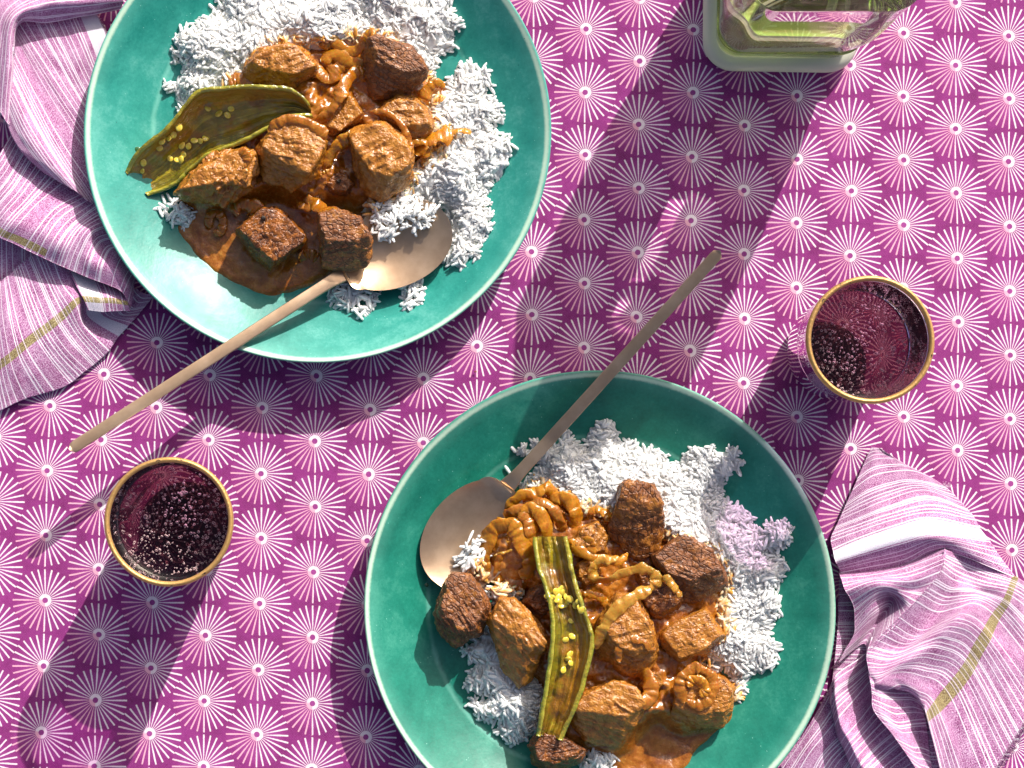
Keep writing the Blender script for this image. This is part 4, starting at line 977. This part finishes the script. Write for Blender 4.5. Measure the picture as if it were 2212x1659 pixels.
cA([(455, 835), (520, 755), (620, 670), (760, 620), (812, 650), (832, 760), (760, 840), (640, 892), (500, 868)], [(500, 810), (560, 740), (650, 680), (765, 640), (805, 680), (770, 770), (640, 790)], 9, 35, "wedge of beef with deep pleated fibres directly below the chilli on the upper plate", MEAT_S, 7, fibre=1.05, amp=1.7)
cA([(730, 990), (840, 900), (900, 893), (1030, 1010), (1025, 1062), (900, 1148), (870, 1168), (780, 1090), (740, 1030)], [(740, 985), (835, 905), (900, 900), (1020, 1015), (1010, 1050), (890, 1130), (800, 1060)], 7, 30, "diamond-shaped beef chunk with a peppercorn standing in the upper sauce pool", MEAT_D, 8, fibre=.9)
cA([(1075, 920), (1140, 895), (1270, 930), (1310, 1020), (1315, 1110), (1290, 1158), (1200, 1170), (1090, 1165), (1085, 1040)], [(1085, 925), (1145, 902), (1260, 938), (1298, 1015), (1210, 1045), (1105, 1030)], 13, 36, "square beef chunk resting on the neck of the upper spoon", MEAT, 9, fibre=.2)
cA([(1095, 805), (1130, 742), (1200, 738), (1245, 800), (1205, 848), (1120, 845)], None, 8, 25, "small dark sauce-covered beef lump holding a peppercorn between two larger cubes", MEAT_D, 10)

def peppercorn(x, y, z, label, seed):
    m_ = 1; sv, sf = ico_small(); v = sv * (1.35 + .16 * fbm(sv * 2.2, seed, 2)[:, None])
    o = mesh_obj("peppercorn", v * K, sf, PEPPER); o.location = P(x, y, z); tag(o, label, "peppercorn", "peppercorns in the curry")
mp_ = Mat("black_pepper"); mp_.bsdf(Base_Color=(.025, .014, .008), Roughness=.45, Normal=mp_.bump(mp_.voro(mp_.coord(), 1.6), .0005, 1)); PEPPER = mp_.m
(px_, py_), = A([(843, 942)]); peppercorn(px_, py_, 31, "black peppercorn on the diamond-shaped beef chunk in the upper sauce pool", 1)
(px_, py_), = A([(1168, 782)]); peppercorn(px_, py_, 26, "black peppercorn on the small dark beef lump in the middle of the upper curry", 2)

GO = "cooked onion strips in the curry"
def sA(p, z, w_, t_, label, mat, seed, **kw): return strip(A(p), z, w_, t_, label, mat, seed, group=GO, **kw)
def sB(p, z, w_, t_, label, mat, seed, **kw):
    if 51 <= seed <= 60: z = [q - 4 for q in z]; w_ *= 1.15
    return strip(B(p), z, w_, t_, label, mat, seed, group=GO, **kw)
sA([(1065, 545), (1120, 490), (1165, 425), (1195, 365), (1240, 310), (1275, 300)], [27, 32, 34, 32, 26, 23], 5.6, 2.4, "long broad onion strap running diagonally across the centre beef piece of the upper curry", ONION_S, 1)
sA([(1085, 195), (1150, 188), (1225, 222), (1270, 195), (1300, 155), (1330, 148)], [18, 20, 22, 26, 31, 34], 5.0, 2.6, "onion strip climbing from the rice onto the cracked top-right beef cube", ONION, 2)
sA([(1090, 260), (1150, 235), (1220, 265), (1285, 300), (1275, 325)], [18, 20, 21, 20, 18], 6.0, 3.0, "thick golden onion lying between the two top beef cubes of the upper curry", ONION, 3)
sA([(1010, 330), (1060, 300), (1120, 330), (1160, 300), (1200, 270)], [17, 19, 20, 20, 19], 6.5, 2.6, "sauce-covered onion piece just right of the smooth top-left beef cube", ONION_S, 4)
sA([(868, 575), (900, 535), (960, 515), (1030, 530), (1085, 565), (1112, 600)], [36, 39.5, 40.5, 40, 39, 37], 4.8, 2.4, "curved onion band capping the central beef cube of the upper curry", ONION_S, 5)
sA([(1118, 775), (1122, 710), (1150, 650), (1205, 600), (1235, 585)], [20, 25, 28, 30, 30], 5.0, 2.2, "arched onion strip in the gap between the two big central beef cubes", ONION, 6)
sA([(1305, 482), (1380, 490), (1440, 540), (1475, 610), (1480, 640)], [29, 31.5, 32, 31, 31], 2.2, 1.2, "thin see-through onion arc over the right-hand beef piece of the upper curry", ONION_S, 7, curl=.2)
sA([(1500, 670), (1545, 610), (1600, 585), (1665, 580)], [20, 22, 22, 21], 8.0, 2.6, "wide amber onion piece hanging over the rice at the right edge of the upper curry", ONION, 8)
sA([(1655, 570), (1700, 562), (1742, 572)], [20, 20, 19], 2.6, 1.4, "short pale onion tail lying on the rice at the far right of the upper curry", ONION_P, 9)
sA([(1525, 435), (1550, 395), (1590, 362), (1628, 372)], [22, 23, 23, 22], 4.5, 2.0, "short bright onion strip poking from the beef onto the rice, upper right", ONION, 10)
sA([(1020, 865), (1065, 880), (1105, 905), (1140, 915)], [17, 20, 25, 31], 5.2, 2.6, "short onion strip draped from the sauce onto the beef chunk at the spoon neck", ONION_S, 11)
sA([(1030, 790), (1055, 830), (1040, 880), (990, 880)], [17, 18, 18, 16], 5.5, 2.4, "dark glossy onion curl half sunk in sauce below the central beef cube", ONION_S, 12)
sA([(610, 985), (605, 940), (640, 918), (668, 950), (655, 1000), (625, 1005)], 10.5, 3.2, 2.2, "small onion ring drowned in the upper sauce pool left of the diamond-shaped beef", ONION_S, 13)
sA([(692, 350), (735, 340), (795, 368)], [19, 21, 20], 6.5, 3, "stub of onion peeping out between rice and chilli on the upper plate", ONION_S, 14)
sA([(700, 905), (745, 880), (800, 900), (815, 940)], [12, 15, 16, 14], 7, 4, "lumpy onion scrap above the diamond-shaped beef in the upper sauce", ONION_S, 15)
sA([(1000, 1130), (1040, 1105), (1075, 1120)], 8.6, 6, 1.6, "flat onion scrap under the sauce beside the spoon neck on the upper plate", ONION_S, 16)
sA([(1085, 762), (1105, 745), (1135, 732)], [25, 27, 27], 1.6, 1.2, "thin yellow onion sliver touching the central beef cube of the upper curry", ONION_P, 17)
sA([(735, 650), (760, 665), (765, 700), (745, 720)], [35, 36, 35.5, 34], 3.8, 2.2, "small knotted onion curl stuck on the pleated wedge of beef", ONION_S, 18)
sA([(1450, 640), (1530, 610), (1560, 640), (1520, 680)], [22, 24, 22, 19], 3.6, 2, "onion strip bent around the right end of the upper curry above the rice", ONION, 19)

chilli(A([(252, 748), (300, 662), (440, 538), (545, 402), (640, 380), (770, 373), (900, 380), (975, 398), (1032, 450), (1052, 486)]), A([(336, 838), (460, 795), (530, 728), (620, 665), (740, 620), (840, 565), (910, 520), (975, 497), (1030, 492), (1054, 492)]),
       [15, 22, 30, 35, 38, 39, 39, 38, 35, 31], [12, 13, 17, 22, 26, 29, 31, 32, 32, 31], [5, 8, 10, 11, 11, 9, 6, 2],
       A([(603, 467), (703, 470), (688, 497), (478, 550), (455, 583), (435, 597), (545, 607), (570, 609), (592, 597), (520, 632), (490, 628), (440, 685), (470, 691), (497, 668), (405, 612), (325, 703), (318, 737), (650, 490), (395, 640), (486, 690)]),
       "split green chilli full of seeds lying across the left side of the upper curry", [(.62, .05, 2.4, .35, .95), (.50, .04, 1.2, .45, .9), (.2, .07, 1.3, .2, .8)], 3)

spoon((968, 472), (742, 590), (150, 972), 19, 19, 42, 23.5, 7.5, "bronze spoon in the upper plate, bowl half under beef and rice, handle pointing lower left", 1)

# ---- lower plate
curryB = B([(575, 720), (640, 670), (690, 560), (760, 545), (830, 512), (950, 590), (1090, 610), (1300, 700), (1500, 790), (1555, 900), (1545, 1100), (1460, 1220), (1590, 1310), (1585, 1450), (1530, 1510), (1440, 1590), (1390, 1659), (1300, 1730), (1140, 1740), (1085, 1640), (1000, 1600),
            (880, 1560), (800, 1500), (790, 1330), (700, 1270), (640, 1120), (740, 960), (660, 930), (590, 890)])
poolB = B([(1150, 1560), (1260, 1450), (1380, 1490), (1500, 1480), (1640, 1420), (1600, 1800), (1000, 1800), (1040, 1640)])
sauce("curry_sauce", curryB, pc2, "brown curry sauce with a shallow pool at its lower right on the lower plate", 6, poolB)
riceB = B([(700, 372), (735, 352), (765, 368), (800, 345), (870, 335), (915, 300), (960, 350), (1000, 350), (1035, 268), (1105, 285), (1150, 345), (1245, 352), (1330, 410), (1405, 400), (1450, 365), (1575, 372), (1605, 430), (1590, 470), (1555, 490), (1552, 560), (1640, 625),
            (1700, 690), (1740, 658), (1800, 690), (1815, 722), (1785, 750), (1742, 780), (1800, 850), (1770, 930), (1782, 990), (1755, 1060), (1742, 1110), (1775, 1165), (1752, 1250), (1690, 1275), (1640, 1300), (1618, 1378), (1580, 1330), (1555, 1270), (1440, 1200), (1300, 1000), (1100, 850), (900, 700), (760, 560), (740, 520), (765, 480), (800, 420), (740, 400)])
coverB = poly_w(curryB, 12, len(curryB) * 3)
rice_heap("steamed_rice", riceB, pc2, 13, 3300, 300, "heap of white steamed rice above and right of the curry on the lower plate", 15, cover=coverB, zt=12, stain_poly=coverB)
riceC = B([(505, 1170), (560, 1120), (640, 1060), (760, 1180), (830, 1350), (800, 1480), (790, 1530), (740, 1545), (700, 1560), (640, 1525), (640, 1480), (590, 1470), (540, 1450), (520, 1400), (560, 1385), (600, 1360), (560, 1345), (510, 1345), (512, 1310), (560, 1240), (510, 1205)])
rice_heap("steamed_rice", riceC, pc2, 10, 620, 160, "smaller heap of rice left of the chilli along the lower left of the lower plate", 16, cover=None, zt=9, warp=1.6, edge=5)
clump(B([(480, 860), (490, 790), (520, 720), (555, 712), (590, 760), (590, 860), (600, 920), (540, 880), (505, 865)]), 90, 11, "upright clump of rice at the mouth of the lower spoon, against the onions", 41, pc2, stain_poly=poly_w(B([(560, 900), (540, 860), (600, 820), (620, 930)]), 14), zbase=11)
clump(B([(580, 960), (600, 900), (680, 900), (740, 900), (720, 960), (640, 1000), (610, 990)]), 85, 9, "sauce-stained rice between the two left beef chunks of the lower plate", 42, pc2, stain_poly=coverB, zbase=10)
clump(B([(965, 1640), (1000, 1590), (1060, 1580), (1115, 1600), (1110, 1659), (1080, 1700), (1000, 1700)]), 75, 9, "rice clump cut off by the bottom edge between beef and sauce pool", 43, pc2)
clump(B([(1450, 1230), (1480, 1190), (1540, 1160), (1560, 1220), (1530, 1270), (1470, 1270)]), 50, 9, "few sauce-touched rice grains above the beef with the onion ring", 44, pc2, stain_poly=poly_w(B([(1440, 1240), (1470, 1210), (1490, 1250), (1460, 1270)]), 14))
for k_, (x_, y_, r_) in enumerate(B([(672, 455)]) and [(B([(675, 455)])[0][0], B([(675, 455)])[0][1], 1.0)]):
    o = mesh_obj("rice_grain", g_[0] * K, g_[1], RICE); o.location = P(x_, y_, WELL_Z + 2.2); o.rotation_euler = (0, 0, -1.0); tag(o, "lone grain of rice left of the lower spoon's neck", "rice grain")

cB([(1108, 585), (1125, 520), (1160, 492), (1270, 510), (1305, 600), (1312, 700), (1280, 790), (1210, 820), (1135, 790), (1078, 705)], [(1122, 560), (1142, 500), (1255, 500), (1298, 590), (1205, 585)], 10, 38, "tall cracked beef cube at the top of the lower curry, leaning on the rice", MEAT, 21, fibre=1.4)
cB([(1253, 800), (1330, 740), (1392, 710), (1510, 770), (1562, 880), (1565, 922), (1440, 1002), (1340, 970), (1272, 870)], [(1266, 800), (1395, 716), (1502, 778), (1535, 850), (1410, 895), (1320, 868)], 11, 35, "broad cracked beef cube at the right of the lower curry, touching the rice", MEAT, 22, fibre=-.4)
cB([(1285, 1125), (1330, 1065), (1480, 1002), (1520, 1050), (1552, 1122), (1480, 1190), (1372, 1240), (1300, 1200)], [(1300, 1115), (1345, 1072), (1475, 1012), (1540, 1118), (1470, 1178), (1370, 1222)], 9, 29, "flat smooth beef slab at the right edge of the lower curry, below the broad cube", MEAT_S, 23, fibre=.4, amp=.2)
cB([(1175, 840), (1250, 828), (1330, 880), (1402, 985), (1380, 1032), (1262, 1075), (1190, 1000)], None, 8, 28, "dark wet beef piece tucked under the onion ribbon on the lower plate", MEAT_D, 24, fibre=.8)
cB([(1022, 1135), (1040, 1050), (1112, 948), (1190, 950), (1240, 1030), (1286, 1150), (1280, 1232), (1240, 1290), (1150, 1292), (1040, 1212)], [(1060, 1080), (1120, 960), (1190, 962), (1235, 1060), (1270, 1150), (1190, 1190), (1110, 1150)], 10, 39, "sauce-covered beef cube with onion draped over it, just right of the lower chilli", MEAT_S, 25, fibre=.2)
cB([(583, 1062), (640, 972), (700, 965), (800, 1060), (842, 1152), (792, 1230), (770, 1310), (720, 1346), (652, 1262), (612, 1140)], [(610, 1050), (650, 978), (705, 972), (830, 1150), (770, 1165), (690, 1110)], 9, 36, "slanting beef chunk immediately left of the lower chilli", MEAT_S, 26, fibre=-.9, amp=.8)
cB([(370, 1070), (400, 925), (445, 862), (520, 870), (598, 990), (602, 1050), (560, 1120), (470, 1185), (400, 1130)], [(405, 1010), (425, 900), (455, 868), (520, 878), (590, 1000), (545, 1080), (470, 1100)], 8, 33, "leftmost beef chunk of the lower plate, beside the tip of the spoon bowl", MEAT, 27, fibre=-1.0, amp=.8)
cB([(918, 1480), (958, 1362), (1100, 1300), (1200, 1322), (1242, 1400), (1200, 1480), (1130, 1582), (1000, 1560)], [(940, 1420), (970, 1365), (1105, 1308), (1195, 1330), (1228, 1400), (1150, 1450), (1060, 1440)], 9, 36, "large beef cube in the lower curry, right of the chilli's lower end", MEAT_S, 28, fibre=-.5, amp=.8)
cB([(1330, 1452), (1378, 1290), (1440, 1250), (1560, 1292), (1592, 1332), (1582, 1440), (1540, 1502), (1400, 1492)], [(1350, 1400), (1385, 1295), (1440, 1262), (1555, 1298), (1582, 1340), (1560, 1430), (1440, 1440)], 7, 28, "beef slab carrying a coiled onion ring at the lower right of the lower plate", MEAT_S, 29, fibre=.3, amp=.3)
cB([(748, 1572), (800, 1500), (900, 1530), (1002, 1590), (970, 1642), (850, 1682), (770, 1645)], None, 8, 27, "dark sauce-soaked beef piece under the lower end of the chilli at the bottom edge", MEAT_D, 30, fibre=.2)
cB([(905, 752), (958, 680), (1042, 650), (1092, 720), (1080, 800), (965, 830)], None, 9, 29, "beef piece between the onion heap and the tall top cube of the lower curry", MEAT_S, 31, fibre=.9)
cB([(718, 1000), (778, 918), (850, 900), (862, 1050), (800, 1065)], None, 8, 25, "dark beef scrap squeezed between the slanting chunk and the lower chilli", MEAT_D, 32)
cB([(1190, 1330), (1240, 1270), (1300, 1262), (1310, 1330), (1250, 1400)], None, 8, 26, "small sauce-coated beef lump beside the onion-ring slab on the lower plate", MEAT_S, 33)
cB([(940, 830), (1000, 800), (1060, 850), (1040, 920), (980, 940), (940, 900)], None, 8, 26, "small beef scrap between the lower chilli and the onion ribbon", MEAT_S, 34)

zz = lambda *a: list(a)
sB([(705, 655), (690, 600), (730, 560), (790, 545), (830, 520), (860, 560), (850, 600)], [17, 20, 22, 23, 24, 22, 20], 4.6, 2.6, "onion loop at the very top of the onion heap next to the lower spoon", ONION, 51)
sB([(850, 640), (865, 580), (910, 570), (950, 610), (950, 670), (905, 700)], [20, 24, 25, 25, 22, 19], 4.6, 2.6, "onion loop at the upper right of the onion heap on the lower plate", ONION, 52)
sB([(592, 890), (578, 820), (590, 740), (625, 690), (690, 680)], [15, 18, 21, 24, 24], 5.2, 2.6, "onion band curving down the left side of the onion heap by the rice clump", ONION, 53)
sB([(640, 690), (680, 672), (715, 710), (745, 770), (765, 830), (740, 895)], [23, 27, 28, 28, 27, 22], 5.8, 3.0, "broad onion band running down the middle of the onion heap", ONION, 54)
sB([(735, 660), (765, 615), (805, 630), (835, 690), (830, 740)], [24, 27, 28, 27, 24], 4.6, 2.4, "onion band arching through the heap just above the chilli's cut top", ONION, 55)
sB([(770, 620), (800, 580), (850, 600), (880, 650), (900, 705)], [24, 26, 27, 26, 22], 4.2, 2.4, "onion strip bending over the right shoulder of the onion heap", ONION_S, 56)
sB([(655, 905), (640, 860), (660, 800), (690, 780)], [16, 18, 20, 21], 5.0, 2.6, "short onion strip inside the hollow of the onion heap", ONION_S, 57)
sB([(660, 640), (720, 620), (760, 660), (780, 720), (790, 780)], [22, 26, 27, 26, 23], 5.2, 2.6, "sauce-dark onion strip crossing the upper onion heap", ONION_S, 58)
sB([(670, 880), (720, 905), (750, 890)], [16, 17, 17], 6, 3, "plump onion scrap at the foot of the onion heap above the slanting beef", ONION_S, 59)
sB([(618, 800), (655, 788), (692, 776)], [27, 29, 29], 1.0, .8, "hair-thin yellow strand lying on the onion heap", ONION_P, 60)
sB([(970, 748), (1010, 742), (1018, 768), (985, 790), (940, 775), (935, 750), (1000, 800), (1060, 812), (1130, 818), (1160, 790)], [28, 30, 30, 29, 28, 29, 30, 30, 29, 26], 3.6, 1.8, "looped onion strip between the chilli and the tall beef cube", ONION, 61)
sB([(1120, 812), (1060, 822), (1022, 855), (1030, 895), (1085, 900), (1150, 868), (1215, 852), (1262, 868), (1275, 905), (1250, 940)], [30, 31, 31, 31, 32, 33, 34, 34, 34, 35], 4.4, 1.3, "pale twisting onion ribbon in an S shape right of the lower chilli", ONION_P, 62, curl=1.0)
sB([(1262, 925), (1205, 955), (1150, 990), (1095, 1040), (1060, 1105), (1035, 1175)], [36, 38, 40, 40.5, 39, 34], 4.8, 2.0, "pale onion strap draped over the central beef cube of the lower curry", ONION_P, 63)
sB([(955, 960), (1000, 955), (1045, 965), (1078, 995)], [24, 26, 26, 25], 3.6, 1.8, "short onion strip leaving the right side of the chilli toward the centre beef cube", ONION, 64)
sB([(1305, 880), (1345, 920), (1378, 962)], [35, 36, 34], 3.2, 1.6, "stubby yellow onion piece on the left corner of the broad right-hand beef cube", ONION_P, 65)
sB([(1385, 1395), (1372, 1330), (1392, 1280), (1440, 1258), (1490, 1280), (1508, 1330), (1490, 1380), (1440, 1402), (1400, 1385)], 30, 4.6, 3.0, "outer coil of the onion ring on the lower right beef slab", ONION_S, 66, curl=.2)
sB([(1405, 1330), (1425, 1300), (1460, 1310), (1478, 1345), (1455, 1368)], 31, 3.6, 2.6, "inner curl nested inside the onion ring on the lower right beef slab", ONION, 67, curl=.2)
sB([(1125, 1230), (1130, 1170), (1170, 1135), (1225, 1140), (1268, 1180)], [36, 38.5, 39.5, 39, 35], 4.2, 2.0, "onion arc on the lower face of the central beef cube", ONION_S, 68)
sB([(1000, 620), (1045, 612), (1085, 640), (1080, 670)], [20, 23, 24, 23], 4.0, 1.8, "onion curl at the left foot of the tall beef cube", ONION, 69)
sB([(1195, 1250), (1245, 1300), (1255, 1360), (1225, 1420)], [22, 30, 32, 34], 5.5, 3, "sauce-glazed onion strip on the upper right corner of the large lower beef cube", ONION_S, 70)
sB([(905, 1290), (930, 1330), (960, 1345)], [20, 22, 23], 4, 2, "onion scrap wedged between the chilli and the large lower beef cube", ONION_S, 71)

chilli(B([(785, 722), (786, 770), (796, 840), (826, 930), (845, 1010), (852, 1100), (838, 1250), (815, 1400), (798, 1530)]), B([(905, 722), (922, 775), (935, 850), (960, 940), (990, 1030), (1021, 1130), (1003, 1250), (955, 1400), (885, 1545)]),
       [33, 34, 36, 38, 39, 39, 38, 35, 30], [36, 37, 38, 40, 41, 41, 40, 37, 31], [6, 8, 8, 8, 8, 8, 6],
       B([(835, 962, 0)[:2], (855, 968), (845, 978), (870, 945), (885, 940), (895, 932), (880, 962), (872, 978), (890, 985), (900, 950), (912, 965), (905, 998), (893, 1000), (925, 975), (935, 990), (950, 1000), (960, 985), (968, 1010), (975, 1020), (915, 985), (935, 1125), (930, 1060), (926, 1200), (920, 1218), (930, 1235), (900, 1262), (908, 1140)]),
       "split green chilli with a knot of yellow seeds lying through the lower curry", [(.62, .06, 2.6, .05, .95), (.38, .05, 1.2, .1, .9), (.8, .05, .9, .3, .9)], 5, flip=True, shrink=.82)
spoon((945, 1262), (1096, 1050), (1556, 542), 14, 18, 44, 25.5, 8.5, "bronze spoon with empty bowl in the lower plate, its handle pointing to the upper right", 2)

# ---- oil drops and crumbs
dm = Mat("green_oil"); dm.bsdf(Base_Color=(.03, .10, .03), Roughness=.08, Coat_Weight=.6); sv, sf = ico_small()
for (x_, y_, r_), lab in (((163, 323, 1.9), "green oily drop on the plate just outside the open end of the upper chilli"), ((160, 318, 0), None), ((920, 1262, 1.5), "green oily drop on the lower plate below the spoon bowl")):
    if r_:
        if lab.startswith("green oily drop on the plate"): x_, y_ = A([(298, 645)])[0]
        if "lower plate" in lab: x_, y_ = B([(343, 918)])[0]
        o = mesh_obj("oil_drop", sv * np.array([r_, r_ * .8, .45]) * K, sf, dm.m); pz = P(x_, y_, 6); pcx, pcy = (pc1 if x_ < 600 and y_ < 600 else pc2)
        zz_ = float(plate_top(math.hypot(pz.x * 1000 - pcx, pz.y * 1000 - pcy))); o.location = P(x_, y_, zz_ + .5); tag(o, lab, "oil drop")
cm = Mat("crumb_brown"); cm.bsdf(Base_Color=(.18, .03, .01), Roughness=.6)
o = mesh_obj("crumb", sv * (np.array([.7, .5, .45])) * (1 + .3 * fbm(sv * 2, 4, 2)[:, None]) * K, sf, cm.m); o.location = P(1027, 803, .6); tag(o, "tiny reddish crumb on the tablecloth between the two plates", "crumb")

# ---- glasses, carafe, napkins
tumbler(365, 1127, 60, 1000, (0, -.05), "purple tumbler of fizzy drink with chipped gold rim at lower left, below the spoon handle", 1)
tumbler(1880, 734, 50, 1100, (-.12, -.05), "purple tumbler of fizzy drink with gold rim at the right, above the pointed napkin", 2)
carafe()
napkin_left(); napkin_right()

sun_d.cycles.is_caustics_light = True
for o in bpy.data.objects:
    if o.name in ("tablecloth", "base_rim", "green_tint") or o.name.startswith("plate"): o.cycles.is_caustics_receiver = True
